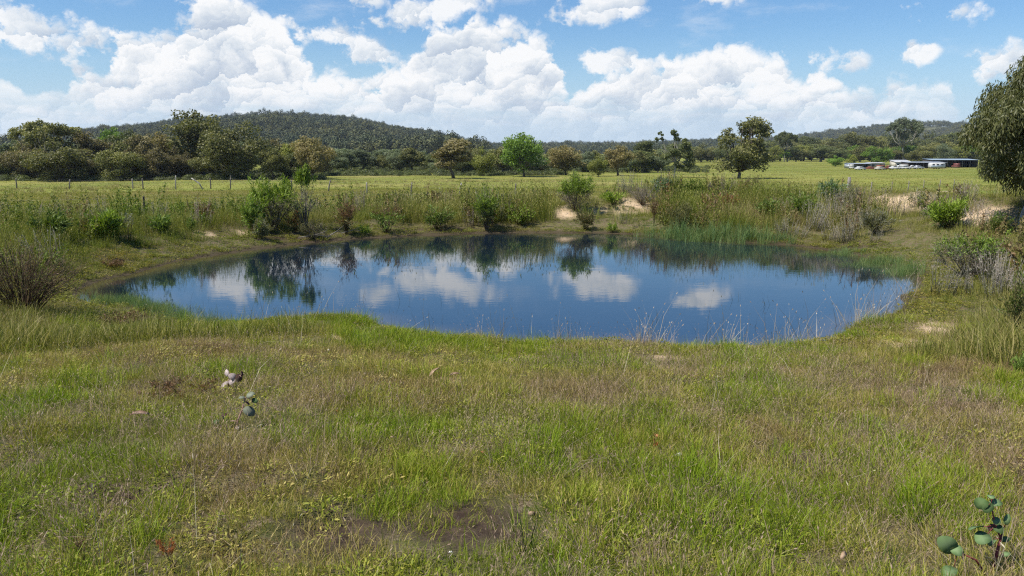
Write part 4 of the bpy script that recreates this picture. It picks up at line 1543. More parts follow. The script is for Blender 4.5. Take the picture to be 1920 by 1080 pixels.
shrub('dark leafy weed clump at the water under the big round bush', 1098, 432, 384, 46, [('olive', 900, .06, .1, 1.0), ('brown', 300, .05, .3, 1.05)], 20, None, .9)
shrub('bright leafy plant low at the water right of the round bush', 1148, 436, 414, 24, [('bright', 420, .05, .05, 1)], 12)
shrub('blue-green broom bush on the right part of the far bank', 1556, 388, 328, 56, [('blue', 1300, .09, .1, 1.0), ('green', 500, .09, .5, 1)], 34, STEM_GREY, .8)
shrub('grey dead broom bush beside the old wooden strainer post', 1592, 394, 340, 62, [('grey', 500, .06, .25, 1.0), ('purple', 300, .06, .1, .8)], 64, STEM_GREY, .6)
shrub('tan spiky tussock bush on the sandy heap at right', 1722, 386, 350, 48, [('grey', 400, .08, .1, 1.0)], 50, STEM_GREY, .3)
shrub('vivid green shrub standing before the sandy heaps', 1776, 430, 362, 78, [('bright', 2200, .09, .25, 1.05), ('green', 900, .08, .02, .6)], 40, STEM_BROWN, .7)
shrub('large grey twiggy bush with a green crown at the right end of the water', 1815, 520, 424, 124, [('purple', 1100, .05, .1, .8), ('green', 900, .065, .5, 1.04), ('bright', 600, .065, .68, 1.04), ('grey', 600, .05, .2, .9)], 70, STEM_GREY, .0)
shrub('small green shrub between the sandy heaps at the right', 1868, 440, 392, 46, [('green', 700, .07, .1, 1), ('olive', 300, .06, 0, .6)], 20)
shrub('big brown-olive thorny shrub at the left edge of the water', 46, 592, 424, 210, [('olive', 1700, .035, .1, 1.0), ('brown', 1100, .03, .05, 1)], 140, STEM_BROWN, .55)
shrub('tall deep green grass-like bush at the far left bank', 96, 452, 392, 60, [('green', 1100, .12, .05, 1)], 30, None, 1.0)
shrub('green upright bush next to the black steel post', 200, 448, 388, 56, [('bright', 900, .13, .05, 1), ('green', 500, .12, .0, .8)], 30, None, 1.0)
shrub('dark upright weed clump left of the small sapling', 165, 446, 400, 34, [('olive', 500, .08, .05, 1), ('brown', 200, .05, .2, 1)], 18, STEM_BROWN, 1.0)
shrub('thin grey-green sapling just left of the black steel post', 242, 458, 380, 28, [('grey', 150, .05, .6, 1.0)], 7, STEM_BROWN, .6, 'sapling', 'sapling')
shrub('low green clump right of the black steel post', 300, 440, 396, 44, [('green', 800, .10, .05, 1)], 22, None, 1.0)
shrub('dark green small bush on the left bank right of the post', 358, 434, 404, 18, [('green', 400, .06, .05, 1)], 12)
shrub('brown seeding weeds on the left side of the paddock edge', 384, 418, 372, 44, [('brown', 420, .06, .35, 1.05)], 22, STEM_BROWN, 1.0, 'weeds', 'dock_weeds')
shrub('dark dead tussock on the mossy left bank', 214, 503, 482, 40, [('brown', 500, .04, .0, 1)], 26, STEM_BROWN, .1, 'tussock', 'dead_tussock')
shrub('dark brown dead tussock on the near left spit of land', 228, 614, 572, 84, [('brown', 700, .035, .0, 1)], 46, STEM_BROWN, .1, 'tussock', 'dead_tussock')
shrub('grey-olive bush at the water below the flat-topped bush', 588, 448, 408, 62, [('olive', 900, .06, .0, 1), ('purple', 500, .05, .1, 1)], 40, STEM_GREY, .3)
shrub('low olive weeds on the far bank left of the pointed green shrub', 820, 430, 380, 70, [('green', 800, .09, .05, 1), ('olive', 400, .08, .0, .8)], 30, None, 1.0)
shrub('yellow-green weeds right of the pointed green shrub', 975, 424, 376, 60, [('bright', 500, .09, .05, 1), ('olive', 400, .08, .0, .8)], 26, None, 1.0)
shrub('brown-tipped weed clump on the right half of the far bank', 1440, 412, 362, 60, [('brown', 420, .05, .3, 1), ('green', 700, .1, .0, .8)], 30, None, 1.0)
shrub('tall green weed clump left of the blue-green broom', 1505, 416, 356, 60, [('green', 1000, .1, .0, 1), ('bright', 300, .1, .3, 1)], 34, None, 1.0)
shrub('grey-brown weed clump under the dead broom bush', 1640, 440, 384, 70, [('grey', 500, .07, .1, 1), ('olive', 500, .08, .0, .8)], 44, STEM_GREY, .8)
shrub('small dark leaved sapling at the right edge of the picture', 1905, 640, 470, 44, [('olive', 620, .05, .15, 1.0), ('green', 260, .05, .3, 1)], 7, STEM_BROWN, .9, 'sapling', 'sapling')
shrub('small dark green clump at the right edge of the near grass', 1912, 706, 655, 34, [('green', 320, .045, .1, 1)], 12)
shrub('reddish dead litter tuft in the turf beside the pale-leaved seedling', 340, 735, 706, 150, [('brown', 700, .03, .0, 1)], 30, STEM_BROWN, .0, 'tussock', 'dead_tussock')

# ------------------------------------------------------------------ the leafy gum at the right edge
rng = np.random.default_rng(404)
tx, ty, tz = spot(1976, 17.5)
root = tag(empty('gum_tree', (tx, ty, tz - .03)), 'leafy young gum with drooping leaves cut off by the right edge', 'tree')
H_T = height_at(1976, 62, 17.5) - tz
tr = MB()
tr.tube([(-.58, .05, 0), (-.50, .03, .5), (-.30, 0, 1.1), (-.1, 0, 1.9), (0, 0, H_T * .75)], [.045, .04, .036, .028, .012], 8)
tr.tube([(.10, .05, 0), (.05, .0, .7), (-.02, 0, 1.5), (.05, .05, H_T * .9)], [.06, .05, .04, .012], 8)
clumps = []
for k in range(150):
    d = rand_dir(rng, 1)[0]
    q = rng.uniform(.35, 1) ** .5
    zc = 2.25 + d[2] * q * 1.5
    wide = 1.78 * (1 - .38 * max(0, (zc - 2.1) / 1.6)) * (1 - .15 * max(0, (1.2 - zc)))
    clumps.append(np.array([d[0] * q * wide, d[1] * q * wide, zc * H_T / 3.9]))
lv = MB()
for c in clumps:
    st = np.array([0, 0, max(.7, c[2] * .62)])
    tr.tube([st, (st + c) / 2 + np.array([0, 0, .08]), c], [.018, .011, .004], 5)
    n = 420
    dd_ = rand_dir(rng, n)
    p = c + dd_ * (.34 * rng.uniform(0, 1, (n, 1)) ** .5) * np.array([1, 1, .9])
    ax = rand_dir(rng, n) * .6 + np.array([0, 0, -.9]) + dd_ * .4
    nm = dd_ * .6 + rand_dir(rng, n) * .8
    lv.leaves(p, ax, nm, rng.uniform(.09, .16, n), rng.uniform(.018, .032, n), np.clip(rng.normal(.5, .25, n), 0, 1), .4)
tr.build('trunk', BARK_PALE, root, True)
lv.build('crown', leaf_mat('young_gum_leaves', (.060, .072, .022), (.135, .145, .046), (.24, .235, .10), .3, .45, .35), root)

# ------------------------------------------------------------------ fences
MAT_STEEL = plain_mat('black_steel', (.018, .017, .016), (.04, .032, .026), .6, .4)
MAT_WIRE = plain_mat('fence_wire', (.22, .21, .20), (.13, .11, .10), .5, .5, metal=.6)
MAT_WOOD_G = bark_mat('grey_weathered_wood', (.10, .085, .075), (.27, .24, .215), 9)
MAT_WOOD_P = bark_mat('pale_weathered_wood', (.24, .22, .19), (.42, .39, .35), 9)


def fence(label, posts, steel, wires, wire_ext=None):
    """posts: (x, y, z, height, material, lean)"""
    x0, y0, z0 = posts[0][:3]
    root = tag(empty('wire_fence', (x0, y0, z0)), label, 'fence')
    tops = []
    for x, y, z, h, mat, lean in posts:
        mb = MB()
        if steel:
            for a in (0, 2.1, 4.2):       # a star picket: three flanges
                c, s = math.cos(a), math.sin(a)
                v = [(-s * .004, c * .004), (s * .004, -c * .004), (c * .038 + s * .004, s * .038 - c * .004), (c * .038 - s * .004, s * .038 + c * .004)]
                mb.add([(p[0], p[1], -.1) for p in v] + [(p[0], p[1], h) for p in v], [(0, 1, 5, 4), (1, 2, 6, 5), (2, 3, 7, 6), (3, 0, 4, 7), (4, 5, 6, 7), (3, 2, 1, 0)])
        else:
            r = .042 if h < 1.5 else .11
            mb.tube([(0, 0, -.15), (lean * .3, .02, h * .4), (lean * .75, -.01, h * .8), (lean, .01, h)], [r * 1.1, r, r * .92, r * .8], 8)
        o = mb.build('post', mat, root)
        o.location = (x - x0, y - y0, z - z0)
        tops.append((x - x0, y - y0, z - z0, h))
    for f_ in wires:
        mb = MB()
        pts = []
        for k in range(len(tops)):
            a = tops[k]
            pts.append((a[0], a[1], a[2] + a[3] * f_))
            if k + 1 < len(tops):
                b = tops[k + 1]
                pts.append(((a[0] + b[0]) / 2, (a[1] + b[1]) / 2, (a[2] + a[3] * f_ + b[2] + b[3] * f_) / 2 - .04))
        mb.tube(pts, [.0022] * len(pts), 4)
        mb.build('wire', MAT_WIRE, root)
    return root


pp = []
for px, top in [(-180, 372), (262, 368), (722, 361), (1140, 356)]:
    x, y, z = spot(px, 30.5)
    pp.append((x, y, z, height_at(px, top, y) - z, MAT_STEEL, 0))
fence('wire fence on black steel pickets just behind the dam', pp, True, (.45, .7, .92))
pp = []
for px, top, base, mat, lean in [(31, 334, 349, MAT_WOOD_G, 0), (130, 336, 350, MAT_WOOD_G, .1), (249, 335, 350, MAT_WOOD_P, 0), (268, 334, 351, MAT_WOOD_G, 0), (329, 329, 351, MAT_WOOD_P, .08), (380, 334, 351, MAT_WOOD_P, -.7), (395, 334, 350, MAT_WOOD_G, 0), (432, 333, 349, MAT_WOOD_G, .05),
                                 (547, 338, 353, MAT_WOOD_G, 0), (616, 338, 354, MAT_WOOD_G, .15), (688, 342, 358, MAT_WOOD_P, 0), (771, 342, 360, MAT_WOOD_G, .06), (862, 343, 363, MAT_WOOD_P, .1), (967, 344, 368, MAT_WOOD_G, 0)]:
    x, y, z = hit(px, base)
    pp.append((x, y, z, height_at(px, top, y) - z, mat, lean))
fence('old fence of weathered wooden posts across the left paddock', pp, False, (.55, .88))
pp = []
for px, top, dist, mat, lean in [(1596, 332, 44, MAT_WOOD_G, .02), (1638, 341, 52, MAT_WOOD_G, .06), (1678, 341, 60, MAT_WOOD_G, 0), (1709, 339, 68, MAT_WOOD_G, .03), (1738, 338, 74, MAT_WOOD_G, 0), (1768, 337, 80, MAT_WOOD_G, .05), (1795, 336, 86, MAT_WOOD_G, 0)]:
    x, y, z = spot(px, dist)
    pp.append((x, y, z, height_at(px, top, y) - z, mat, lean))
fence('fence of dark wooden posts below the farmyard, with a stout grey strainer post', pp, False, (.55, .88))

# ------------------------------------------------------------------ the farmyard
MAT_TIN = plain_mat('weathered_tin', (.42, .45, .48), (.30, .31, .32), .45, .5, .4, .3)
MAT_TIN_B = plain_mat('blue_grey_tin', (.33, .42, .47), (.40, .43, .45), .45, .5, .4, .3)
MAT_WHITE = plain_mat('white_paint', (.50, .50, .49), (.36, .35, .33), .5, .4, .8)
MAT_CREAM = plain_mat('cream_paint', (.45, .42, .35), (.34, .31, .25), .6, .3, .8)
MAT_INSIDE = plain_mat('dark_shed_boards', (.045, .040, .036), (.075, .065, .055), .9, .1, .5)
MAT_GLASS = plain_mat('car_glass', (.02, .025, .03), (.03, .035, .04), .1, .6)
MAT_TYRE = plain_mat('tyre_rubber', (.02, .02, .02), (.03, .028, .025), .9, .2)
MAT_RUST = plain_mat('rusted_steel', (.20, .075, .04), (.11, .045, .03), .85, .2, 1.5)
MAT_RED = plain_mat('faded_red_paint', (.20, .055, .045), (.13, .05, .04), .5, .4, 1.0)
MAT_BLUE = plain_mat('pale_blue_paint', (.40, .50, .66), (.33, .42, .55), .4, .5, 1.0)
MAT_SILVER = plain_mat('silver_paint', (.50, .51, .53), (.42, .43, .44), .35, .5, 1.0, .4)


def car(label, px, dist, paint, rz=0.0, style='sedan', flat=False, name='parked_car', cat='car'):
    x, y, z = spot(px + 7, dist * .80)
    root = tag(empty(name, (x, y, z + .02), rz, (.82, .82, .82)), label, cat, 'vehicles in the farmyard')
    L, Wd = 4.5, 1.75
    b = MB()
    b.prism([(-L / 2, .32), (L / 2 - .1, .32), (L / 2, .55), (L / 2 - .1, .82), (L * .18, .94), (-L * .44, .96), (-L / 2, .8)], -Wd / 2, Wd / 2)
    b.build('body', paint, root)
    cab = MB()
    if style == 'sedan':
        cab.prism([(-L * .36, .955), (L * .17, .935), (L * .03, 1.42), (-L * .24, 1.42)], -Wd * .42, Wd * .42)
    elif style == 'ute':
        cab.prism([(-L * .08, .95), (L * .2, .94), (L * .07, 1.55), (-L * .08, 1.55)], -Wd * .44, Wd * .44)
    else:
        cab.prism([(-L * .47, .955), (L * .22, .935), (L * .1, 1.85), (-L * .45, 1.88)], -Wd * .46, Wd * .46)
    cab.build('cabin', paint, root)
    for s in (-1, 1):
        g = MB()
        y0_, y1_ = s * Wd * (.422 if style == 'sedan' else .462), s * Wd * (.43 if style == 'sedan' else .47)
        g.prism([(-L * .27, 1.02), (L * .12, 1.0), (L * .02, 1.34), (-L * .21, 1.34)] if style != 'ute' else [(-L * .06, 1.02), (L * .16, 1.0), (L * .07, 1.44), (-L * .06, 1.44)], min(y0_, y1_), max(y0_, y1_))
        g.build('window', MAT_GLASS, root)
    if not flat:
        for sx in (-1, 1):
            for sy in (-1, 1):
                w = MB()
                cx_, cy_ = sx * L * .31, sy * (Wd / 2 - .09)
                w.tube([(cx_, cy_ - .11, .32), (cx_, cy_ + .11, .32)], [.32, .32], 12)
                wo = w.build('wheel', MAT_TYRE, root)
                MB().tube([(cx_, cy_ + sy * .112, .32), (cx_, cy_ + sy * .125, .32)], [.18, .17], 10).build('hub', MAT_SILVER, wo)
    return root


car('small white car on the grass at the left of the farmyard', 1609, 318, MAT_WHITE, .4, 'sedan')
car('white van beside the grey tin lean-to', 1592, 336, MAT_WHITE, 1.2, 'van')
car('leftmost rusted car wreck in the farmyard row', 1630, 322, MAT_RUST, .2, 'sedan', True)
car('second rusted wreck, next to the leftmost one', 1640, 325, MAT_RUST, -.3, 'ute', True)
car('rust-brown van wreck between wrecks and white cars', 1650, 326, MAT_RUST, .1, 'van', True)
car('cream car in front of the rust-brown van', 1646, 317, MAT_CREAM, .5, 'sedan')
car('faded red ute next to the white cars', 1661, 328, MAT_RED, .15, 'ute')
car('white station car at the left of the white row', 1674, 326, MAT_WHITE, .1, 'sedan')
car('silver car behind the left white cars', 1684, 336, MAT_SILVER, -.2, 'sedan')
car('white van in the middle of the white row', 1693, 328, MAT_WHITE, .05, 'van')
car('white ute right of the white van', 1706, 330, MAT_WHITE, 3.0, 'ute')
car('silver car at the left end of the tin-roofed shed', 1718, 331, MAT_SILVER, .2, 'sedan')
car('red tractor-like van inside the long open shed', 1788, 352, MAT_RED, 1.5, 'van')
# white and pale blue caravan
x, y, z = spot(1759, 332 * .80)
root = tag(empty('caravan', (x, y, z), .05, (.8, .8, .78)), 'long white and pale blue caravan in front of the open shed', 'caravan', 'vehicles in the farmyard')
mb = MB()
mb.prism([(-3.0, .5), (2.9, .5), (3.1, .9), (3.0, 2.2), (2.5, 2.6), (-2.7, 2.6), (-3.1, 2.1), (-3.1, .9)], -1.1, 1.1)
mb.build('body', MAT_WHITE, root)
mb = MB().box((-3.0, -1.125, 1.0), (3.0, -1.103, 1.35))
mb.build('stripe', MAT_BLUE, root)
for k in range(3):
    MB().box((-2.5 + k * 1.8, -1.125, 1.5), (-1.5 + k * 1.8, -1.103, 2.1)).build('window', MAT_GLASS, root)
for sx in (-.5, .5):
    for sy in (-.95, .95):
        MB().tube([(sx, sy - .1, .33), (sx, sy + .1, .33)], [.33, .33], 12).build('wheel', MAT_TYRE, root)
MB().tube([(3.0, 0, .55), (4.3, 0, .5)], [.06, .05], 6).build('tow_bar', MAT_STEEL, root)


def shed(label, px, dist, length, depth, front, back, roof, wall, rz=0.0, bays=5, open_front=True, name='shed'):
    x, y, z = spot(px + 7, dist * .80)
    root = tag(empty(name, (x, y, z), rz, (.86, .86, .66)), label, 'shed')
    hl_ = length / 2
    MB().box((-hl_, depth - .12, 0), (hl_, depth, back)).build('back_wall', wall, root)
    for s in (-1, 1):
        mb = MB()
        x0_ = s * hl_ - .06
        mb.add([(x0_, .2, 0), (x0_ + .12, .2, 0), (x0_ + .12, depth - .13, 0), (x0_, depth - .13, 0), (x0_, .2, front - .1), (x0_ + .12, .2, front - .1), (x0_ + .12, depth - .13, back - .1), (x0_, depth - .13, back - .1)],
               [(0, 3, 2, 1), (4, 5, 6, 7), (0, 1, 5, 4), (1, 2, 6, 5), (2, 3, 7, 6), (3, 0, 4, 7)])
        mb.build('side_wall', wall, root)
    mb = MB()
    n = int(length / .35)
    v, q = [], []
    for i in range(n + 1):               # corrugated sheet
        xx = -hl_ - .3 + (length + .6) * i / n
        cz_ = .035 * (i % 2)
        v += [(xx, -.5, front + cz_), (xx, depth + .3, back + .05 + cz_), (xx, -.5, front + cz_ - .06), (xx, depth + .3, back - .01 + cz_)]
        if i:
            a, b = (i - 1) * 4, i * 4
            q += [(a, b, b + 1, a + 1), (a + 3, b + 3, b + 2, a + 2), (a + 2, b + 2, b, a), (a + 1, b + 1, b + 3, a + 3)]
    mb.add(v, q)
    mb.build('roof', roof, root)
    if open_front:
        for i in range(bays + 1):
            xx = -hl_ + .2 + (length - .4) * i / bays
            MB().box((xx - .07, -.02, 0), (xx + .07, .12, front - .08)).build('post', MAT_WOOD_G, root)
    else:
        MB().box((-hl_ + .1, 0, 0), (hl_ - .1, .12, front - .08)).build('front_wall', wall, root)
        for i in range(bays):
            xx = -hl_ + length * (i + .5) / bays
            wo = MB().box((xx - .55, -.03, .9), (xx + .55, -.003, 1.9)).build('window', MAT_GLASS, root)
            MB().box((xx - .62, -.06, .84), (xx - .552, -.002, 1.96)).box((xx + .552, -.06, .84), (xx + .62, -.002, 1.96)).box((xx - .55, -.06, 1.902), (xx + .55, -.002, 1.96)).box((xx - .55, -.06, .84), (xx + .55, -.002, .898)).build('frame', MAT_WHITE, wo)
    return root


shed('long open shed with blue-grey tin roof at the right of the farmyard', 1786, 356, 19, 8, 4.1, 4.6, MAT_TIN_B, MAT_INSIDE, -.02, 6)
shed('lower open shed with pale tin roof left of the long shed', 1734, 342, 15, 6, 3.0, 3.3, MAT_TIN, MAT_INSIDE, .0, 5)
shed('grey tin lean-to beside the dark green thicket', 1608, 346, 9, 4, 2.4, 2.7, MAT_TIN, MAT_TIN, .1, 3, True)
shed('low cream shed half hidden behind the rounded green tree', 1640, 352, 6.5, 4, 2.6, 2.9, MAT_WHITE, MAT_CREAM, .0, 2, False)
shed('white farm cottage showing between trees behind the white cars', 1690, 362, 7, 5, 2.9, 4.0, MAT_WHITE, MAT_CREAM, .05, 3, False, 'farm_cottage')

# ------------------------------------------------------------------ small things in the near turf
def round_leaf_mesh(name, fold=.12, n=12, aspect=1.0):
    """a broad rounded leaf, 1 m long from its stalk, folded a little along the midrib"""
    v = [(0, 0, 0)]
    for k in range(n):
        a = 2 * math.pi * k / n
        x = .5 - .5 * math.cos(a)
        y = .5 * aspect * math.sin(a) * (1.0 if x < .55 else 1 - .25 * (x - .55))
        v.append((x, y, abs(y) * fold + .06 * math.sin(x * 3.1)))
    v[0] = (.5, 0, .05)
    up = np.array(v)
    lo = up - np.array([0, 0, .012])
    vv = np.concatenate([up, lo])
    m_ = n + 1
    t = [(0, 1 + k, 1 + (k + 1) % n) for k in range(n)] + [(m_, m_ + 1 + (k + 1) % n, m_ + 1 + k) for k in range(n)]
    q = [(1 + k, m_ + 1 + k, m_ + 1 + (k + 1) % n, 1 + (k + 1) % n) for k in range(n)]
    tn = np.concatenate([[1.0], np.random.RandomState(n).uniform(.1, .8, n), [.5], np.full(n, .4)])
    return make_mesh(name, vv, q, t, {'tone': tn})


LEAF_ROUND = round_leaf_mesh('leaf', .22, 14, .80)
LEAF_OVAL = round_leaf_mesh('leaf', .18, 12, .55)
MAT_L = {
    'sage': leaf_mat('sage_round_leaf', (.095, .165, .055), (.145, .225, .085), (.20, .28, .13), .2, .7, .15, .2),
    'deep': leaf_mat('deep_green_round_leaf', (.045, .085, .026), (.075, .125, .040), (.11, .16, .06), .2, .7, .15, .2),
    'pale': leaf_mat('pale_pink_leaf', (.27, .20, .18), (.36, .29, .26), (.46, .39, .36), .1, .7, .12, .15),
    'maroon': leaf_mat('dark_maroon_leaf', (.035, .018, .016), (.060, .032, .026), (.10, .05, .04), .1, .7, .12, .15),
    'greyl': leaf_mat('grey_round_leaf', (.10, .115, .075), (.145, .16, .11), (.20, .21, .155), .1, .7, .12, .15),
    'pink': leaf_mat('pinkish_dead_leaf', (.22, .12, .085), (.31, .19, .14), (.38, .26, .2), .1, .6, .2, .1),
    'orange': leaf_mat('orange_fallen_leaf', (.22, .085, .03), (.33, .14, .055), (.42, .20, .09), .1, .6, .2, .15),
    'tanl': leaf_mat('tan_fallen_leaf', (.22, .15, .085), (.31, .21, .13), (.38, .28, .19), .1, .6, .2, .15),
    'yell': leaf_mat('yellow_fallen_leaf', (.42, .30, .05), (.55, .40, .07), (.6, .46, .12), .1, .6, .2, .15),
}
MAT_RED_STEM = bark_mat('red_stem', (.16, .035, .035), (.27, .075, .065), 25)
MAT_PINK_STEM = bark_mat('pink_grey_stem', (.27, .16, .12), (.42, .27, .21), 25)
e_rng = np.random.default_rng(9)


def world_at(px, py, y):
    d = pixel_ray(px, py)
    t = y / d[1]
    return np.array([d[0] * t, y, EYE + d[2] * t])


def seedling(label, base_px, stems, stem_mat, leaves, r=.006):
    bx, by, bz = hit(*base_px)
    root = tag(empty('gum_seedling', (bx, by, bz)), label, 'seedling')
    base = np.array([bx, by, bz])
    nodes = []
    for path in stems:
        pts = [np.array([0, 0, -.03]) if k == 0 else world_at(p[0], p[1], by + p[2]) - base for k, p in enumerate(path)]
        if len(pts) == 2:
            pts.insert(1, (pts[0] + pts[1]) / 2 + np.array([.01, 0, .01]))
        MB().tube(pts, np.linspace(r, r * .4, len(pts)), 7).build('stem', stem_mat, root, True)
        nodes += pts[1:]
    for px, py, dy, size_px, tone, oval in leaves:
        p = world_at(px, py, by + dy) - base
        near = min(nodes, key=lambda q: np.linalg.norm(q - p))
        L = size_px / FPX * math.hypot(bx, by) * (.98 if bx > 0 else 1.0)
        o = linked_part('leaf', LEAF_OVAL if oval else LEAF_ROUND, MAT_L[tone], root)
        d = p - near
        toward = np.array([-bx, -by, 0]) / math.hypot(bx, by)
        nz = np.array([0, 0, .85]) + toward * .5 + e_rng.normal(0, .42, 3)
        nz /= np.linalg.norm(nz)
        xa = d - nz * d.dot(nz)
        if np.linalg.norm(xa) < 1e-4:
            xa = np.cross(nz, [0, 1, 0])
        xa /= np.linalg.norm(xa)
        ya = np.cross(nz, xa)
        start = p - xa * L * .5
        o.matrix_local = Matrix(((xa[0], ya[0], nz[0], start[0]), (xa[1], ya[1], nz[1], start[1]), (xa[2], ya[2], nz[2], start[2]), (0, 0, 0, 1)))
        o.scale = (L, L, L)
        MB().tube([near, (near + start) / 2, start], [r * .35, r * .3, r * .25], 5).build('leaf_stalk', stem_mat, root)
    return root


seedling('round-leaved green gum seedling with a red stem in the bottom right corner', (1856, 1079), [[(1856, 1079, 0), (1868, 1045, .02), (1876, 1008, .03), (1866, 985, .04), (1858, 945, .05)], [(1856, 1079, 0), (1830, 1050, -.02), (1795, 1034, -.03)], [(1856, 1079, 0), (1876, 1008, .03), (1884, 985, .05)]],
         MAT_RED_STEM, [(1840, 944, .05, 26, 'deep', 0), (1858, 932, .06, 22, 'sage', 1), (1867, 944, .05, 22, 'sage', 0), (1852, 952, .03, 22, 'deep', 0), (1831, 991, .02, 28, 'sage', 0), (1842, 1010, .0, 32, 'sage', 0), (1862, 1018, .0, 20, 'sage', 0),
                        (1868, 977, .04, 18, 'sage', 0), (1871, 992, .03, 22, 'deep', 0), (1860, 990, .05, 16, 'maroon', 0), (1775, 1020, -.02, 38, 'sage', 0), (1793, 1032, -.03, 24, 'sage', 0), (1780, 1074, -.06, 32, 'sage', 0), (1886, 1012, .04, 16, 'deep', 0), (1888, 974, .05, 20, 'sage', 1), (1886, 1040, .02, 18, 'sage', 1)], .0065)
seedling('small seedling with whitish-pink leaves and two dark leaves in the left turf', (430, 730), [[(430, 730, 0), (428, 714, .0), (430, 706, .02)], [(430, 730, 0), (440, 712, .02), (450, 704, .03)]], MAT_PINK_STEM,
         [(426, 699, .02, 16, 'pale', 1), (436, 707, .0, 17, 'pale', 0), (436, 716, -.02, 17, 'pale', 0), (421, 723, -.03, 20, 'pale', 1), (447, 709, .02, 17, 'maroon', 0), (453, 701, .03, 13, 'maroon', 1)], .007)
seedling('straggly pink-stemmed seedling with grey round leaves in the left turf', (440, 806), [[(440, 806, 0), (446, 788, .0), (454, 768, .02), (460, 745, .04)], [(425, 808, 0), (421, 795, .0), (418, 780, .02)], [(440, 806, 0), (412, 798, -.02), (406, 790, -.02)]], MAT_PINK_STEM,
         [(470, 741, .05, 17, 'greyl', 0), (454, 746, .03, 13, 'greyl', 1), (478, 751, .04, 18, 'deep', 1), (467, 772, .02, 24, 'greyl', 0), (406, 791, -.02, 19, 'deep', 1), (420, 779, .01, 14, 'maroon', 0), (411, 803, -.03, 15, 'pink', 1), (446, 802, -.02, 14, 'pale', 1), (438, 790, .0, 14, 'pink', 1), (463, 756, .03, 10, 'maroon', 0)], .008)

for px, py, s, tone, oval, lab in [(630, 779, 16, 'orange', 1, 'orange dead leaf standing in the grass left of centre'), (731, 832, 12, 'tanl', 1, 'tan dead leaf on the grass near a long bent stalk'), (901, 862, 20, 'orange', 1, 'curled orange-brown leaf in the middle of the near turf'),
                                   (990, 977, 20, 'tanl', 0, 'pale tan leaf lying beside the dark green rush'), (1072, 991, 18, 'yell', 1, 'yellow fallen leaf low in the near turf right of centre'), (1226, 826, 18, 'orange', 1, 'upright rusty leaf in the turf right of centre'),
                                   (1170, 886, 16, 'orange', 1, 'reddish fallen leaf in the dry grass right of centre'), (1757, 924, 36, 'orange', 1, 'orange dry leaf in the grass above the round-leaved seedling'), (1575, 1066, 28, 'tanl', 1, 'large tan leaf by the bottom edge, right side'),
                                   (805, 717, 40, 'tanl', 1, 'pale curled strip of bark on the bare patch near the water'), (842, 713, 34, 'tanl', 1, 'second pale bark strip on the bare patch, right of the first'), (245, 789, 40, 'pink', 1, 'long pinkish bark strip in the left turf')]:
    x, y, z = hit(px, py)
    o = linked_part('fallen_leaf', LEAF_OVAL if oval else LEAF_ROUND, MAT_L[tone], None)
    L = s / FPX * math.hypot(x, y) * .8
    o.location = (x, y, z + .04)
    o.scale = (L, L * (.45 if s > 33 else .8), L * 1.8)
    o.rotation_euler = (.5 + e_rng.normal(0, .3), e_rng.normal(0, .3), e_rng.normal(.2, .5))
    tag(o, lab, 'leaf', 'fallen leaves in the near turf')

MAT_STONE = plain_mat('white_quartz', (.62, .59, .54), (.45, .42, .38), .7, .3, 30)
for px, py, s, lab in [(1273, 860, 20, 'white quartz stone in the turf right of centre'), (617, 661, 8, 'tiny white pebble in the green turf near the water'), (1262, 1024, 12, 'pale pebble low in the turf right of centre'), (845, 1045, 12, 'small white pebble on the bare soil at the bottom')]:
    x, y, z = hit(px, py)
    r = s / FPX * math.hypot(x, y) * .3
    mb = MB()
    nn, mm = 8, 5
    v, q = [], []
    for i in range(mm + 1):
        for k in range(nn):
            a, b = 2 * math.pi * k / nn, math.pi * i / mm
            j = e_rng.uniform(.8, 1.15)
            v.append((r * j * math.sin(b) * math.cos(a) * 1.2, r * j * math.sin(b) * math.sin(a), r * j * .7 * math.cos(b)))
            if i:
                q.append(((i - 1) * nn + k, i * nn + k, i * nn + (k + 1) % nn, (i - 1) * nn + (k + 1) % nn))
    mb.add(v, q)
    o = mb.build('pebble', MAT_STONE, None, True)
    o.location = (x, y, z + .022)
    tag(o, lab, 'stone', 'pebbles in the near turf')

shrub('rusty dock stalk with seed head at the bottom left', 322, 1078, 985, 34, [('rust', 170, .017, .62, 1.05)], 4, STEM_BROWN, 1.0, 'weeds', 'dock_weeds')
shrub('small reddish weed stalk in the turf right of centre', 1228, 850, 815, 14, [('rust', 40, .016, .5, 1.05)], 3, STEM_BROWN, 1.0, 'weeds', 'dock_weeds')
shrub('faint brown dock stalk at the left bottom edge', 158, 1060, 975, 20, [('brown', 60, .015, .5, 1.05)], 3, STEM_BROWN, 1.0, 'weeds', 'dock_weeds')

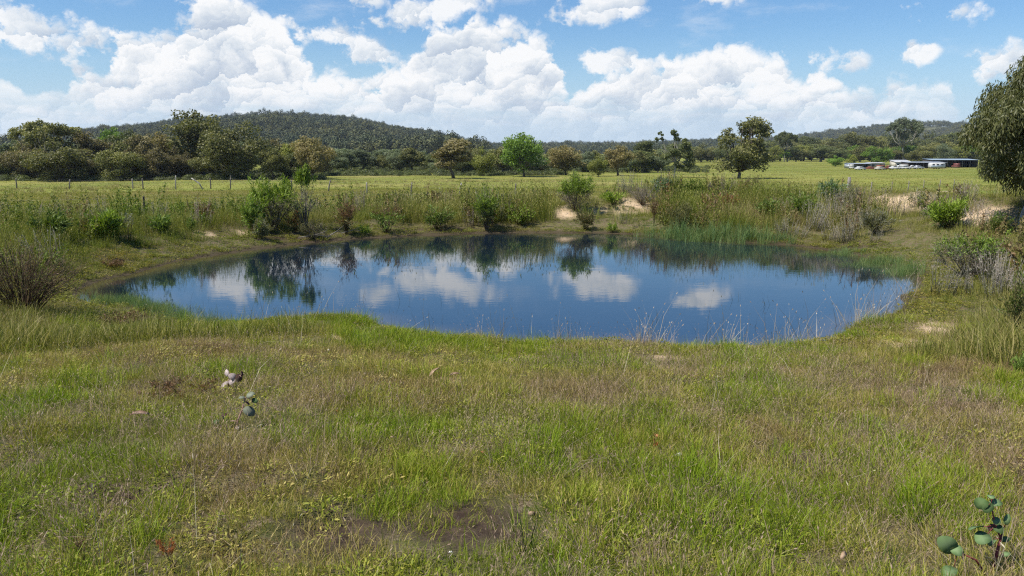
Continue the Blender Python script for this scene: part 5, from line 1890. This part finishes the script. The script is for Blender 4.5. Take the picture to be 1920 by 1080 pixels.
# a dark green rush in the near turf
x, y, z = hit(985, 1040)
for (px, py, h, n, lab) in [(985, 1040, .36, 16, 'dark green rush clump standing in the near turf right of centre'), (1722, 990, .26, 12, 'bright green grass blades standing left of the round-leaved seedling'), (1660, 1056, .20, 14, 'lush low grass clump near the bottom right')]:
    x, y, z = hit(px, py)
    me = blade_clump('rush_clump', e_rng, n, .06, h * .6, h, .005, .2, .2)
    o = link('rush_clump', me, leaf_mat('rush_blades_%d' % px, (.03, .06, .012), (.055, .10, .018), (.12, .16, .03)))
    o.location = (x, y, z)
    tag(o, lab, 'rush')

# drift wood at the far water's edge
MAT_DRIFT = bark_mat('bleached_driftwood', (.13, .115, .10), (.26, .235, .21), 14)
for px, py, dxp, dyp, lab in [(560, 450, 62, 3, 'bleached grey branch lying at the water under the flat-topped bush'), (612, 449, 34, -7, 'thin forked dead branch beside the bleached grey branch'), (640, 441, 46, 1, 'short dead stick on the bank left of the dock stalks')]:
    a = np.array(hit(px, py))
    b = np.array(hit(px + dxp, py + dyp))
    a[2] += .05
    b[2] += .12
    mb = MB()
    mid = (a + b) / 2 + np.array([0, .05, .06])
    mb.tube([a - a, mid - a, b - a], [.013, .010, .005], 6)
    mb.tube([mid - a, (mid + b) / 2 - a + np.array([.05, 0, .12]), (mid + b) / 2 - a + np.array([.15, .05, .2])], [.007, .005, .002], 5)
    o = mb.build('dead_branch', MAT_DRIFT, None, True)
    o.location = a
    tag(o, lab, 'branch')

# ------------------------------------------------------------------ the summer air between here and the hills
mb = MB().box((-3500, -3500, -8.0), (3500, 3500, 112.0))
haze = mb.build('haze', None)
m, N = new_mat('haze_air')
pv = N.new('ShaderNodeVolumePrincipled')
pv.inputs['Color'].default_value = (.74, .84, 1.0, 1)
pv.inputs['Density'].default_value = .00007
pv.inputs['Anisotropy'].default_value = .0
o_ = N.new('ShaderNodeOutputMaterial')
N.t.links.new(pv.outputs[0], o_.inputs['Volume'])
haze.data.materials.append(m)
tag(haze, 'thin blue summer haze filling the air over the paddocks', 'haze', kind='stuff')
